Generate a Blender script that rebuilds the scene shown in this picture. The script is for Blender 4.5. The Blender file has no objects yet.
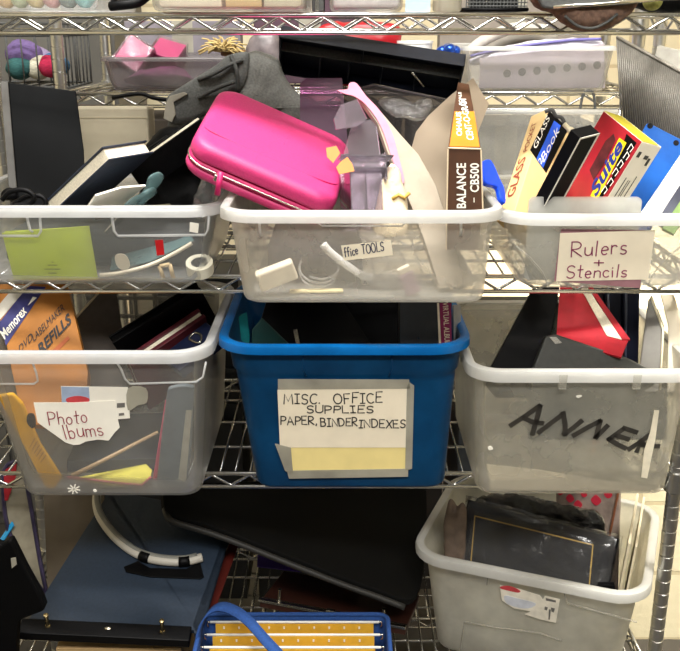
import bpy, bmesh, math, random
from mathutils import Vector, Matrix
random.seed(7)
C = bpy.context.scene.collection
TH = math.radians(17.9); FPX = 943.0
CAM = Vector((0, -1.49, 1.55))
V = Vector

# ---------------------------------------------------------------- placement helpers
def ray(px, py):
    a = (px - 340) / FPX; b = -(py - 325.5) / FPX
    return V((a, math.cos(TH) + b * math.sin(TH), -math.sin(TH) + b * math.cos(TH)))
def W(px, py, Y):
    d = ray(px, py); s = (Y - CAM.y) / d.y
    return CAM + d * s
def WZ(px, py, z):
    d = ray(px, py); s = (z - CAM.z) / d.z
    return CAM + d * s
class Frame:
    """A local frame: x along u, y along v, z towards the room."""
    def __init__(s, o, u, v, flip=True):
        s.o = o.copy(); s.x = u.normalized(); s.w = u.length
        vv = v - s.x * v.dot(s.x); s.y = vv.normalized(); s.h = vv.length
        s.z = s.x.cross(s.y)
        if flip and s.z.dot(CAM - s.o) < 0: s.z = -s.z
    def p(s, x, y, z=0): return s.o + s.x * x + s.y * y + s.z * z
    def at(s, px, py):
        d = ray(px, py); k = (s.o - CAM).dot(s.z) / d.dot(s.z)
        q = CAM + d * k - s.o
        return (q.dot(s.x), q.dot(s.y))
    def mat(s):
        m = Matrix((s.x, s.y, s.z)).transposed().to_4x4(); m.translation = s.o
        return m
    def off(s, dz):
        f = Frame(s.o + s.z * dz, s.x * s.w, s.y * s.h, False); f.z = s.z
        return f
def FR(o, u, v, vY=None):
    """Frame from three photo points with depths (o, u), v squared up against u."""
    O = W(*o); U = W(*u) - O
    if vY is None and len(v) < 3:
        d = ray(v[0], v[1]); k = (O - CAM).dot(U) / d.dot(U)
        Vv = CAM + d * k - O
    else:
        Vv = W(v[0], v[1], v[2] if len(v) > 2 else vY) - O
    return Frame(O, U, Vv)
def flat(x, y, z, ang=0):
    a = math.radians(ang)
    f = Frame(V((x, y, z)), V((math.cos(a), math.sin(a), 0)), V((-math.sin(a), math.cos(a), 0)), False)
    return f

# ---------------------------------------------------------------- mesh builder
class MB:
    def __init__(s): s.v = []; s.f = []
    def add(s, vs, fs):
        b = len(s.v); s.v += [V(q) for q in vs]; s.f += [tuple(b + i for i in f) for f in fs]; return s
    def box(s, F, x0, x1, y0, y1, z0, z1):
        vs = [F.p(x, y, z) for z in (z0, z1) for y in (y0, y1) for x in (x0, x1)]
        return s.add(vs, [(0, 2, 3, 1), (4, 5, 7, 6), (0, 1, 5, 4), (2, 6, 7, 3), (0, 4, 6, 2), (1, 3, 7, 5)])
    def prism(s, F, pts, z0, z1):
        n = len(pts)
        vs = [F.p(x, y, z0) for x, y in pts] + [F.p(x, y, z1) for x, y in pts]
        return s.add(vs, [tuple(range(n))[::-1], tuple(range(n, 2 * n))] + [(i, (i + 1) % n, n + (i + 1) % n, n + i) for i in range(n)])
    def rings(s, rs, closed=False, cap0=False, cap1=False):
        n = len(rs[0]); b = len(s.v)
        for r in rs: s.v += [V(q) for q in r]
        m = len(rs)
        for k in range(m if closed else m - 1):
            k2 = (k + 1) % m
            for i in range(n):
                j = (i + 1) % n
                s.f.append((b + k * n + i, b + k * n + j, b + k2 * n + j, b + k2 * n + i))
        if cap0: s.f.append(tuple(b + i for i in range(n))[::-1])
        if cap1: s.f.append(tuple(b + (m - 1) * n + i for i in range(n)))
        return s
    def tube(s, pts, r, n=8, closed=False):
        pts = [V(q) for q in pts]; rs = []; up = None; m = len(pts)
        for i, q in enumerate(pts):
            if closed: t = pts[(i + 1) % m] - pts[i - 1]
            else: t = pts[min(i + 1, m - 1)] - pts[max(i - 1, 0)]
            t.normalize()
            if up is None:
                up = V((0, 0, 1)) if abs(t.z) < .9 else V((1, 0, 0))
            a = (up - t * up.dot(t)); a.normalize(); up = a
            b = t.cross(a); rr = r[i] if isinstance(r, (list, tuple)) else r
            rs.append([q + a * rr * math.cos(2 * math.pi * k / n) + b * rr * math.sin(2 * math.pi * k / n) for k in range(n)])
        return s.rings(rs, closed, not closed, not closed)
    def lathe(s, F, prof, n=24, cap=True):
        rs = [[F.p(r * math.cos(2 * math.pi * k / n), r * math.sin(2 * math.pi * k / n), z) for k in range(n)] for r, z in prof]
        return s.rings(rs, False, cap, cap)
    def ribbon(s, F, pts, w, z=.0008, t=.0003):
        pts = [V((q[0], q[1])) for q in pts]; n = len(pts)
        L = []; R = []
        for i, q in enumerate(pts):
            d = pts[min(i + 1, n - 1)] - pts[max(i - 1, 0)]
            if d.length < 1e-9: d = V((1, 0))
            d.normalize(); e = V((-d.y, d.x)) * w / 2
            if i == 0: q = q - d * w * .4
            if i == n - 1: q = q + d * w * .4
            L.append(q + e); R.append(q - e)
        for i in range(n - 1):
            q = [L[i], R[i], R[i + 1], L[i + 1]]
            s.prism(F, [(a.x, a.y) for a in q], z - t, z)
        return s
    def pillow(s, F, outline, prof):
        """A rounded soft slab: rings of the outline pulled towards its middle, prof = (scale, z)."""
        cx = sum(q[0] for q in outline) / len(outline); cy = sum(q[1] for q in outline) / len(outline)
        rs = [[F.p(cx + (x - cx) * k, cy + (y - cy) * k, z) for x, y in outline] for k, z in prof]
        return s.rings(rs, False, True, True)
def mb(): return MB()

def rrect(x0, x1, y0, y1, r, n=6):
    out = []
    for cx, cy, a0 in ((x1 - r, y1 - r, 0), (x0 + r, y1 - r, 90), (x0 + r, y0 + r, 180), (x1 - r, y0 + r, 270)):
        for k in range(n + 1):
            a = math.radians(a0 + 90 * k / n); out.append((cx + r * math.cos(a), cy + r * math.sin(a)))
    return out
def smooth(pts, n=5, closed=True):
    """Catmull-Rom through points of any dimension."""
    P = [V(tuple(q) + (0,) * (3 - len(q))) for q in pts]; m = len(P); out = []
    for i in range(m if closed else m - 1):
        g = (lambda k: P[k % m]) if closed else (lambda k: P[min(max(k, 0), m - 1)])
        a, b, c, d = g(i - 1), g(i), g(i + 1), g(i + 2)
        for k in range(n):
            t = k / n
            out.append(.5 * ((2 * b) + (c - a) * t + (2 * a - 5 * b + 4 * c - d) * t * t + (3 * b - a - 3 * c + d) * t ** 3))
    if not closed: out.append(P[-1])
    return out
def s2(pts, n=5, closed=True): return [(q.x, q.y) for q in smooth(pts, n, closed)]

# ---------------------------------------------------------------- objects
INV = {}
def obj(name, b, m, parent=None, **k):
    """Links one mesh object; the builder's points are world points."""
    if parent is not None:
        inv = INV[parent.name]
        bb = MB(); bb.v = [inv @ q for q in b.v]; bb.f = b.f
        o = make_mesh_object(name, bb, m, parent, **k)
        INV[o.name] = inv
        return o
    lo = V([min(q[i] for q in b.v) for i in range(3)]); hi = V([max(q[i] for q in b.v) for i in range(3)])
    base = V(((lo.x + hi.x) / 2, (lo.y + hi.y) / 2, lo.z))
    bb = MB(); bb.v = [q - base for q in b.v]; bb.f = b.f
    o = make_mesh_object(name, bb, m, None, **k); o.location = base
    INV[o.name] = Matrix.Translation(base).inverted()
    return o
def make_mesh_object(name, b, m, parent, bevel=0, sm=False, sub=0, disp=0, dsize=.05, seg=2):
    me = bpy.data.meshes.new(name)
    me.from_pydata([tuple(q) for q in b.v], [], b.f); me.update()
    bm = bmesh.new(); bm.from_mesh(me); bmesh.ops.recalc_face_normals(bm, faces=bm.faces)
    if sub or disp: bmesh.ops.triangulate(bm, faces=[f for f in bm.faces if len(f.verts) > 4])
    bm.to_mesh(me); bm.free()
    o = bpy.data.objects.new(name, me); C.objects.link(o); me.materials.append(m)
    if parent is not None: o.parent = parent
    if sub:
        md = o.modifiers.new('sub', 'SUBSURF'); md.levels = sub; md.render_levels = sub
    if disp:
        tx = bpy.data.textures.new('clouds', 'CLOUDS'); tx.noise_scale = dsize; tx.noise_depth = 3
        md = o.modifiers.new('disp', 'DISPLACE'); md.texture = tx; md.strength = disp; md.mid_level = .5; md.texture_coords = 'LOCAL'
    if bevel:
        md = o.modifiers.new('bev', 'BEVEL'); md.width = bevel; md.segments = seg; md.limit_method = 'ANGLE'; md.angle_limit = math.radians(40)
    if sm:
        for p in me.polygons: p.use_smooth = True
        if sm != 'all':
            md = o.modifiers.new('es', 'EDGE_SPLIT'); md.split_angle = math.radians(42)
    return o
def tag(o, label, cat, group=None, kind=None):
    o['label'] = label; o['category'] = cat
    if group: o['group'] = group
    if kind: o['kind'] = kind
    return o
def thing(name, label, cat, base, group=None):
    """An Empty at the thing's base that parents its parts (base: a Frame or a point)."""
    o = bpy.data.objects.new(name, None); C.objects.link(o); o.empty_display_size = .05
    m = base.mat() if isinstance(base, Frame) else Matrix.Translation(V(base))
    if isinstance(base, Frame) and m.determinant() < 0:
        m = Matrix.Translation(base.o)
    o.matrix_world = m; INV[o.name] = m.inverted()
    return tag(o, label, cat, group)
def struct(name, b, m, **k):
    o = obj(name, b, m, **k); o['kind'] = 'structure'; return o

# ---------------------------------------------------------------- materials
def hexc(h):
    h = h.lstrip('#'); r = []
    for i in (0, 2, 4):
        c = int(h[i:i + 2], 16) / 255
        r.append(c / 12.92 if c <= .04045 else ((c + .055) / 1.055) ** 2.4)
    return (*r, 1)
def nt(name):
    m = bpy.data.materials.new(name); m.use_nodes = True; t = m.node_tree
    t.nodes.clear(); return m, t, t.nodes.new('ShaderNodeOutputMaterial')
MATS = {}
def mat(name, col, rough=.5, metal=0, noise=60, var=.12, bump=.0, spec=.5, coat=0, stretch=None):
    if name in MATS: return MATS[name]
    m, t, out = nt(name); N = t.nodes; L = t.links
    p = N.new('ShaderNodeBsdfPrincipled'); L.new(p.outputs[0], out.inputs[0])
    p.inputs['Roughness'].default_value = rough; p.inputs['Metallic'].default_value = metal
    p.inputs['Specular IOR Level'].default_value = spec; p.inputs['Coat Weight'].default_value = coat
    tc = N.new('ShaderNodeTexCoord'); nz = N.new('ShaderNodeTexNoise'); nz.inputs['Scale'].default_value = noise; nz.inputs['Detail'].default_value = 4
    src = tc.outputs['Object']
    if stretch:
        mp = N.new('ShaderNodeMapping'); mp.inputs['Scale'].default_value = stretch; L.new(src, mp.inputs[0]); src = mp.outputs[0]
    L.new(src, nz.inputs[0])
    c = hexc(col); r = N.new('ShaderNodeValToRGB')
    r.color_ramp.elements[0].position = .3; r.color_ramp.elements[1].position = .7
    r.color_ramp.elements[0].color = tuple(x * (1 - var) for x in c[:3]) + (1,)
    r.color_ramp.elements[1].color = tuple(min(1, x * (1 + var)) for x in c[:3]) + (1,)
    L.new(nz.outputs[0], r.inputs[0]); L.new(r.outputs[0], p.inputs['Base Color'])
    if bump:
        b = N.new('ShaderNodeBump'); b.inputs['Strength'].default_value = bump; b.inputs['Distance'].default_value = .002
        L.new(nz.outputs[0], b.inputs['Height']); L.new(b.outputs[0], p.inputs['Normal'])
    MATS[name] = m; return m
def plastic(name, col, fac, tint='#ffffff', rough=.3, gloss=.5, trans=.5, scuff=.25, bump=0, bscale=30):
    """See-through moulded plastic: partly clear, partly a milky scattering body, with a soft gloss."""
    if name in MATS: return MATS[name]
    m, t, out = nt(name); N = t.nodes; L = t.links
    tr = N.new('ShaderNodeBsdfTransparent'); tr.inputs[0].default_value = hexc(tint)
    df = N.new('ShaderNodeBsdfDiffuse'); df.inputs[0].default_value = hexc(col)
    tl = N.new('ShaderNodeBsdfTranslucent'); tl.inputs[0].default_value = hexc(col)
    mx = N.new('ShaderNodeMixShader'); mx.inputs[0].default_value = trans; L.new(df.outputs[0], mx.inputs[1]); L.new(tl.outputs[0], mx.inputs[2])
    tc = N.new('ShaderNodeTexCoord'); nz = N.new('ShaderNodeTexNoise'); nz.inputs['Scale'].default_value = 14; nz.inputs['Detail'].default_value = 5
    L.new(tc.outputs['Object'], nz.inputs[0])
    mr = N.new('ShaderNodeMapRange'); mr.inputs[1].default_value = .3; mr.inputs[2].default_value = .7
    mr.inputs[3].default_value = max(0, fac * (1 - scuff)); mr.inputs[4].default_value = min(1, fac * (1 + scuff)); L.new(nz.outputs[0], mr.inputs[0])
    m1 = N.new('ShaderNodeMixShader'); L.new(mr.outputs[0], m1.inputs[0]); L.new(tr.outputs[0], m1.inputs[1]); L.new(mx.outputs[0], m1.inputs[2])
    gl = N.new('ShaderNodeBsdfGlossy'); gl.inputs[1].default_value = rough
    fr = N.new('ShaderNodeFresnel'); fr.inputs[0].default_value = 1.45
    mu = N.new('ShaderNodeMath'); mu.operation = 'MULTIPLY'; mu.inputs[1].default_value = gloss; L.new(fr.outputs[0], mu.inputs[0])
    m2 = N.new('ShaderNodeMixShader'); L.new(mu.outputs[0], m2.inputs[0]); L.new(m1.outputs[0], m2.inputs[1]); L.new(gl.outputs[0], m2.inputs[2])
    if bump:
        n2 = N.new('ShaderNodeTexNoise'); n2.inputs['Scale'].default_value = bscale; n2.inputs['Detail'].default_value = 6; L.new(tc.outputs['Object'], n2.inputs[0])
        b = N.new('ShaderNodeBump'); b.inputs['Strength'].default_value = bump; b.inputs['Distance'].default_value = .01
        L.new(n2.outputs[0], b.inputs['Height'])
        for q in (df, gl): L.new(b.outputs[0], q.inputs['Normal'])
    L.new(m2.outputs[0], out.inputs[0]); MATS[name] = m; return m
def blockwall():
    m, t, out = nt('painted_block'); N = t.nodes; L = t.links
    p = N.new('ShaderNodeBsdfPrincipled'); p.inputs['Roughness'].default_value = .55; L.new(p.outputs[0], out.inputs[0])
    tc = N.new('ShaderNodeTexCoord'); mp = N.new('ShaderNodeMapping'); mp.inputs['Rotation'].default_value = (math.pi / 2, 0, 0); L.new(tc.outputs['Object'], mp.inputs[0])
    br = N.new('ShaderNodeTexBrick'); L.new(mp.outputs[0], br.inputs[0])
    br.inputs['Scale'].default_value = 1; br.inputs['Brick Width'].default_value = .4; br.inputs['Row Height'].default_value = .2; br.inputs['Mortar Size'].default_value = .006
    br.inputs['Color1'].default_value = hexc('#e9dfc0'); br.inputs['Color2'].default_value = hexc('#e4d9b8'); br.inputs['Mortar'].default_value = hexc('#cdbf9c')
    nz = N.new('ShaderNodeTexNoise'); nz.inputs['Scale'].default_value = 45; nz.inputs['Detail'].default_value = 6; L.new(tc.outputs['Object'], nz.inputs[0])
    ad = N.new('ShaderNodeMath'); ad.operation = 'MULTIPLY_ADD'; ad.inputs[1].default_value = -3; L.new(br.outputs['Fac'], ad.inputs[0]); L.new(nz.outputs[0], ad.inputs[2])
    b = N.new('ShaderNodeBump'); b.inputs['Strength'].default_value = .5; b.inputs['Distance'].default_value = .004
    L.new(ad.outputs[0], b.inputs['Height']); L.new(b.outputs[0], p.inputs['Normal']); L.new(br.outputs['Color'], p.inputs['Base Color'])
    return m

# ---------------------------------------------------------------- writing
def arc(cx, cy, rx, ry, a0, a1, n=9):
    return [(cx + rx * math.cos(math.radians(a0 + (a1 - a0) * k / n)), cy + ry * math.sin(math.radians(a0 + (a1 - a0) * k / n))) for k in range(n + 1)]
HAND = {
 'A': (.7, [[(0, 0), (.35, 1), (.7, 0)], [(.12, .36), (.58, .36)]]),
 'B': (.6, [[(0, 0), (0, 1)], [(0, 1)] + arc(.25, .77, .27, .23, 90, -90) + [(0, .54)] + arc(.28, .27, .3, .27, 90, -90) + [(0, 0)]]),
 'C': (.6, [arc(.36, .5, .36, .5, 50, 310)]),
 'D': (.65, [[(0, 0), (0, 1)], [(0, 1)] + arc(.2, .5, .44, .5, 90, -90) + [(0, 0)]]),
 'E': (.55, [[(.52, 1), (0, 1), (0, 0), (.55, 0)], [(0, .52), (.42, .52)]]),
 'F': (.52, [[(.52, 1), (0, 1), (0, 0)], [(0, .52), (.4, .52)]]),
 'I': (.4, [[(0, 1), (.4, 1)], [(.2, 1), (.2, 0)], [(0, 0), (.4, 0)]]),
 'L': (.5, [[(0, 1), (0, 0), (.5, 0)]]),
 'M': (.8, [[(0, 0), (.08, 1), (.4, .25), (.72, 1), (.8, 0)]]),
 'N': (.65, [[(0, 0), (0, 1), (.65, 0), (.65, 1)]]),
 'O': (.75, [arc(.37, .5, .37, .5, 90, 450, 14)]),
 'P': (.55, [[(0, 0), (0, 1)], [(0, 1)] + arc(.25, .73, .3, .27, 90, -90) + [(0, .46)]]),
 'R': (.6, [[(0, 0), (0, 1)], [(0, 1)] + arc(.25, .75, .3, .25, 90, -90) + [(0, .5), (.6, 0)]]),
 'S': (.55, [arc(.28, .75, .26, .25, 30, 270, 8) + arc(.27, .25, .27, .25, 90, -150, 8)]),
 'T': (.6, [[(0, 1), (.6, 1)], [(.3, 1), (.3, 0)]]),
 'U': (.6, [[(0, 1), (0, .3)] + arc(.3, .3, .3, .3, 180, 360) + [(.6, 1)]]),
 'X': (.6, [[(0, 0), (.6, 1)], [(0, 1), (.6, 0)]]),
 '.': (.12, [[(.04, .0), (.08, .03)]]), ',': (.15, [[(.1, .08), (.04, -.14)]]),
 '+': (.4, [[(0, .4), (.4, .4)], [(.2, .65), (.2, .12)]]),
 'b': (.42, [[(0, 1), (0, 0)], arc(.2, .28, .21, .28, 130, -140, 10)]),
 'c': (.4, [arc(.22, .28, .22, .28, 45, 315)]),
 'e': (.42, [[(.02, .3), (.4, .34)] + arc(.21, .3, .2, .28, 10, 310)]),
 'f': (.34, [arc(.24, .82, .14, .18, 40, 180, 6) + [(.1, -.05)], [(0, .5), (.3, .52)]]),
 'h': (.42, [[(0, 1), (0, 0)], [(0, .3)] + arc(.2, .36, .2, .2, 160, 0, 6) + [(.42, 0)]]),
 'i': (.12, [[(.05, .52), (.05, 0)], [(.05, .74), (.07, .78)]]),
 'l': (.14, [[(.05, 1), (.05, 0)]]),
 'm': (.66, [[(0, .55), (0, 0)], [(0, .32)] + arc(.16, .36, .16, .19, 170, 0, 6) + [(.32, 0)], [(.32, .32)] + arc(.48, .36, .16, .19, 170, 0, 6) + [(.65, 0)]]),
 'n': (.42, [[(0, .55), (0, 0)], [(0, .32)] + arc(.2, .36, .2, .2, 160, 0, 6) + [(.42, 0)]]),
 'o': (.45, [arc(.22, .28, .22, .28, 90, 450, 12)]),
 'r': (.34, [[(0, .55), (0, 0)], [(0, .3)] + arc(.18, .34, .17, .2, 160, 40, 5)]),
 's': (.36, [arc(.18, .42, .17, .14, 40, 270, 7) + arc(.17, .14, .18, .14, 90, -150, 7)]),
 't': (.34, [[(.16, .95), (.16, .05), (.28, 0)], [(0, .6), (.34, .62)]]),
 'u': (.42, [[(0, .55), (0, .2)] + arc(.2, .2, .2, .2, 180, 360, 6) + [(.42, .55)], [(.42, .5), (.44, 0)]]),
 ' ': (.35, []),
}
def hand(b, F, text, p0, p1, hpx, w, gap=.2, jit=.05, z=.0012, seed=1):
    """Handwriting: pen strokes on the frame from photo point p0 to p1 (baseline), hpx high."""
    rd = random.Random(seed)
    a = V(F.at(*p0)); c = V(F.at(*p1)); d = c - a; L = d.length; e = d / L; nrm = V((-e.y, e.x))
    up = V(F.at(p0[0], p0[1] - hpx)) - a
    if nrm.dot(up) < 0: nrm = -nrm
    H = up.length
    wid = [HAND[k][0] for k in text]; tot = sum(wid) + gap * (len(text) - 1); sx = L / tot; x = 0
    for k, wd in zip(text, wid):
        dy = (rd.random() - .5) * jit * 2; tl = (rd.random() - .5) * .12; sc = 1 + (rd.random() - .5) * .12
        for st in HAND[k][1]:
            pts = []
            for (qx, qy) in st:
                q = a + e * ((x + qx + tl * qy) * sx) + nrm * ((qy * sc + dy) * H)
                pts.append((q.x, q.y))
            b.ribbon(F, pts, w, z)
        x += wd + gap
    return b
FONT_CACHE = {}
def font_shape(s, bold=0, shear=0):
    k = (s, bold, shear)
    if k not in FONT_CACHE:
        cu = bpy.data.curves.new('txt', 'FONT'); cu.body = s; cu.size = 1; cu.offset = bold; cu.shear = shear; cu.resolution_u = 3
        o = bpy.data.objects.new('txt', cu); C.objects.link(o); dg = bpy.context.evaluated_depsgraph_get(); dg.update()
        me = bpy.data.meshes.new_from_object(o.evaluated_get(dg))
        vs = [(q.co.x, q.co.y) for q in me.vertices]; fs = [tuple(p.vertices) for p in me.polygons]
        bpy.data.objects.remove(o); bpy.data.meshes.remove(me); bpy.data.curves.remove(cu)
        x0 = min(q[0] for q in vs); x1 = max(q[0] for q in vs); y0 = min(q[1] for q in vs); y1 = max(q[1] for q in vs)
        FONT_CACHE[k] = ([((x - x0) / (x1 - x0), (y - y0) / (y1 - y0)) for x, y in vs], fs)
    return FONT_CACHE[k]
def printed(b, F, s, o, u, v, bold=0, shear=0, z=.0009):
    """Printed lettering: fills the parallelogram o-u-v of frame coordinates."""
    vs, fs = font_shape(s, bold, shear)
    ox, oy = o; ux, uy = u[0] - o[0], u[1] - o[1]; vx, vy = v[0] - o[0], v[1] - o[1]
    b.add([F.p(ox + x * ux + y * vx, oy + x * uy + y * vy, z) for x, y in vs], fs)
    return b
def printed_px(b, F, s, o, u, v, **k): return printed(b, F, s, F.at(*o), F.at(*u), F.at(*v), **k)
def pxs(F, pts): return [F.at(*q) for q in pts]
# ================================================================ camera, light, room
sc = bpy.context.scene
cd = bpy.data.cameras.new('camera'); cam = bpy.data.objects.new('camera', cd); C.objects.link(cam)
cam.location = CAM; cam.rotation_euler = (math.pi / 2 - TH, 0, 0)
cd.sensor_width = 36; cd.lens = FPX / 680 * 36; cd.clip_start = .05; sc.camera = cam
sc.view_settings.view_transform = 'Standard'; sc.view_settings.look = 'None'
sc.view_settings.gamma = 1; sc.view_settings.use_curve_mapping = False; sc.view_settings.exposure = .0
sc.cycles.transparent_max_bounces = 40; sc.cycles.max_bounces = 12; sc.cycles.use_denoising = True
wd = bpy.data.worlds.new('room_light'); sc.world = wd; wd.use_nodes = True
wd.node_tree.nodes['Background'].inputs[0].default_value = (1, .96, .9, 1); wd.node_tree.nodes['Background'].inputs[1].default_value = .10
def area(name, loc, target, sx, sy, power, col=(1, .97, .92)):
    l = bpy.data.lights.new(name, 'AREA'); l.shape = 'RECTANGLE'; l.size = sx; l.size_y = sy; l.energy = power; l.color = col
    o = bpy.data.objects.new(name, l); C.objects.link(o); o.location = loc
    o.rotation_euler = (V(target) - V(loc)).to_track_quat('-Z', 'Y').to_euler(); return o
area('aisle_tube_light', (-.15, -.42, 3.0), (-.05, -.1, 1.0), 1.2, .10, 80)
area('room_tube_light', (.1, -2.15, 2.95), (0, 0, .8), 1.7, .4, 78)
area('rear_aisle_lamp', (1.35, 1.1, 1.0), (.9, 1.9, .35), .4, .4, 30, (1, .93, .8)).data.spread = math.radians(95)

M = {}
M['wall'] = blockwall()
M['floor'] = mat('floor_tile', '#45413c', .5, noise=8)
M['ceil'] = mat('ceiling_tile', '#e8e6e0', .9, noise=30)
M['chrome'] = mat('chrome_wire', '#d4d4d2', .22, 1, noise=20, var=.06)
M['post'] = mat('chrome_post', '#cfcfcc', .32, 1, noise=20, var=.08)
F0 = flat(0, 0, 0)
struct('floor', mb().box(F0, -2.6, 2.6, -4, 2.0, -.1, 0), M['floor'])
struct('ceiling', mb().box(F0, -2.6, 2.6, -4, 2.0, 3.05, 3.15), M['ceil'])
struct('wall_back', mb().box(F0, -2.6, 2.6, 1.9, 2.0, 0, 3.05), M['wall'])
struct('wall_pier', mb().box(F0, .70, 1.6, .62, .85, 0, .84), M['wall'])
area('pier_fill_light', (1.25, -.55, 2.9), (.95, .62, .3), .6, .2, 12, (1, .95, .84)).data.spread = math.radians(48)  # added unseen fill light that brightens the wall pier
struct('wall_left', mb().box(F0, -2.7, -2.6, -4, 2.0, 0, 3.05), M['wall'])
struct('wall_right', mb().box(F0, 2.6, 2.7, -4, 2.0, 0, 3.05), M['wall'])

# ================================================================ chrome wire shelving
def rail(b, x0, x1, y, z, r=.0036): b.tube([(x0, y, z), (x1, y, z)], r, 8)
def truss(b, x0, x1, y, z, phase=0.0, period=.0652, drop=.0255, r=.0040):
    """Two rods with a zigzag wire between; z = top of the upper rod."""
    zt = z - r; zb = zt - drop
    b.tube([(x0, y, zt), (x1, y, zt)], r, 8); b.tube([(x0, y, zb), (x1, y, zb)], r * .9, 8)
    pts = []; n = int((x1 - x0) / (period / 2)); x = x0 + .01
    base = [(x0 + .008 + (k + phase) * period / 2, k % 2) for k in range(n)]
    for (xx, k) in base:
        if xx > x1 - .005: break
        zz = zt - .003 if k else zb + .003
        s = .006
        pts += [(xx - s, y, zz + (-.0035 if k else .0035)), (xx, y, zz), (xx + s, y, zz + (-.0035 if k else .0035))]
    b.tube(pts, .0026, 6)
def truss_y(b, x, y0, y1, z, period=.0652, drop=.0255, r=.0040):
    zt = z - r; zb = zt - drop
    b.tube([(x, y0, zt), (x, y1, zt)], r, 8); b.tube([(x, y0, zb), (x, y1, zb)], r * .9, 8)
    n = int((y1 - y0) / (period / 2)); b.tube([(x, y0 + .01 + k * period / 2, zt - .003 if k % 2 else zb + .003) for k in range(n)], .0026, 6)
def post_bm(x, y, z0, z1):
    prof = []; z = z0
    prof += [(.0001, z0), (.016, z0), (.016, z0 + .02), (.006, z0 + .022), (.006, z0 + .03), (.0127, z0 + .031)]
    z = z0 + .05
    while z < z1 - .02:
        prof += [(.0127, z), (.0112, z + .0008), (.0112, z + .0022), (.0127, z + .003)]; z += .0254
    prof += [(.0127, z1 - .003), (.011, z1), (.0001, z1)]
    return mb().lathe(flat(x, y, 0), prof, 20)
def collar_bm(x, y, z): return mb().lathe(flat(x, y, z - .036), [(.0129, 0), (.0185, 0), (.0165, .036), (.0129, .036)], 20, False)
def shelving(label, xs, ys, zs, z1, step=.0265, bars=3, inset=.0, phases=None, skip_posts=()):
    t = thing('wire_shelving_unit', label, 'shelving unit', (sum(xs) / 2, sum(ys) / 2, 0))
    for i, x in enumerate(xs):
        for j, y in enumerate(ys):
            p = obj('post', post_bm(x, y, 0, z1), M['post'], t, sm=True)
    x0, x1 = xs[0] + .016, xs[1] - .016; y0, y1 = ys
    for k, z in enumerate(zs):
        b = mb(); x = x0 + .012
        while x < x1 - .01:
            b.tube([(x, y0, z - .0018), (x, y1, z - .0018)], .0019, 6); x += step
        for i in range(bars):
            yy = y0 + (y1 - y0) * (i + 1) / (bars + 1); b.tube([(xs[0], yy, z - .0062), (xs[1], yy, z - .0062)], .0028, 6)
        s = obj('shelf', b, M['chrome'], t, sm='all')
        for nm, y in (('front_truss', y0), ('back_truss', y1)):
            b = mb(); truss(b, x0, x1, y, z, (phases or {}).get(k, 0)); obj(nm, b, M['chrome'], s, sm='all')
        for x in xs:
            b = mb(); truss_y(b, x, y0 + .016, y1 - .016, z); obj('end_truss', b, M['chrome'], s, sm='all')
            for y in ys: obj('collar', collar_bm(x, y, z), M['post'], s, sm=True)
    return t
Z1, Z2, Z3, Z4 = 1.5625, 1.157, .801, .376
shelving('chrome wire shelving unit that carries the labelled bins at the front', (-.688, .588), (0, .45), (Z4, Z3, Z2, Z1), 1.75, phases={3: .55, 2: .3, 1: .5})
ZB = 1.408
shelving('second chrome wire shelving unit standing back to back behind the first', (-.585, .66), (.545, .96), (.12, 1.10, ZB), 1.75, step=.03)

# ================================================================ storage bins
M['clear'] = plastic('clear_plastic', '#eef0ee', .13, gloss=.5)
M['clear_rim'] = plastic('clear_plastic_rim', '#f7f8f8', .62, gloss=.7, scuff=.12)
M['milky'] = plastic('milky_plastic', '#f2efe2', .27, gloss=.5)
M['milky_rim'] = plastic('milky_plastic_rim', '#f7f7f4', .7, gloss=.7, scuff=.1)
M['photo'] = plastic('smoky_clear_plastic', '#e2e2de', .16, gloss=.5)
M['annex'] = plastic('cloudy_plastic', '#e2dfd2', .30, gloss=.4)
M['album'] = plastic('frosted_plastic', '#f6f4e8', .58, gloss=.5, trans=.55)
M['blue'] = plastic('blue_plastic', '#165a8e', .72, tint='#3b8fd0', gloss=.6, trans=.35)
M['blue_rim'] = plastic('blue_plastic_rim', '#0d78c9', .85, tint='#3b8fd0', gloss=.9, rough=.2, trans=.3)
M['paper'] = mat('white_paper', '#f3efe4', .8, noise=25, var=.05)
M['cream_card'] = mat('cream_card', '#f1e6cf', .8, noise=25, var=.05)
M['yellow_card'] = mat('yellow_card', '#f2df97', .8, noise=25, var=.05)
M['tape'] = plastic('clear_tape', '#dcd7c6', .55, tint='#d8dcd8', rough=.25, gloss=.9, trans=.2)
M['ink_red'] = mat('crimson_ink', '#8e2238', .6); M['ink_purple'] = mat('purple_ink', '#8a2a58', .6)
M['ink_black'] = mat('black_ink', '#1c1a1c', .6); M['ink_blue'] = mat('navy_ink', '#1d1b45', .6)
M['marker'] = mat('faded_black_marker', '#35322e', .5, noise=40, var=.3)

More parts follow.
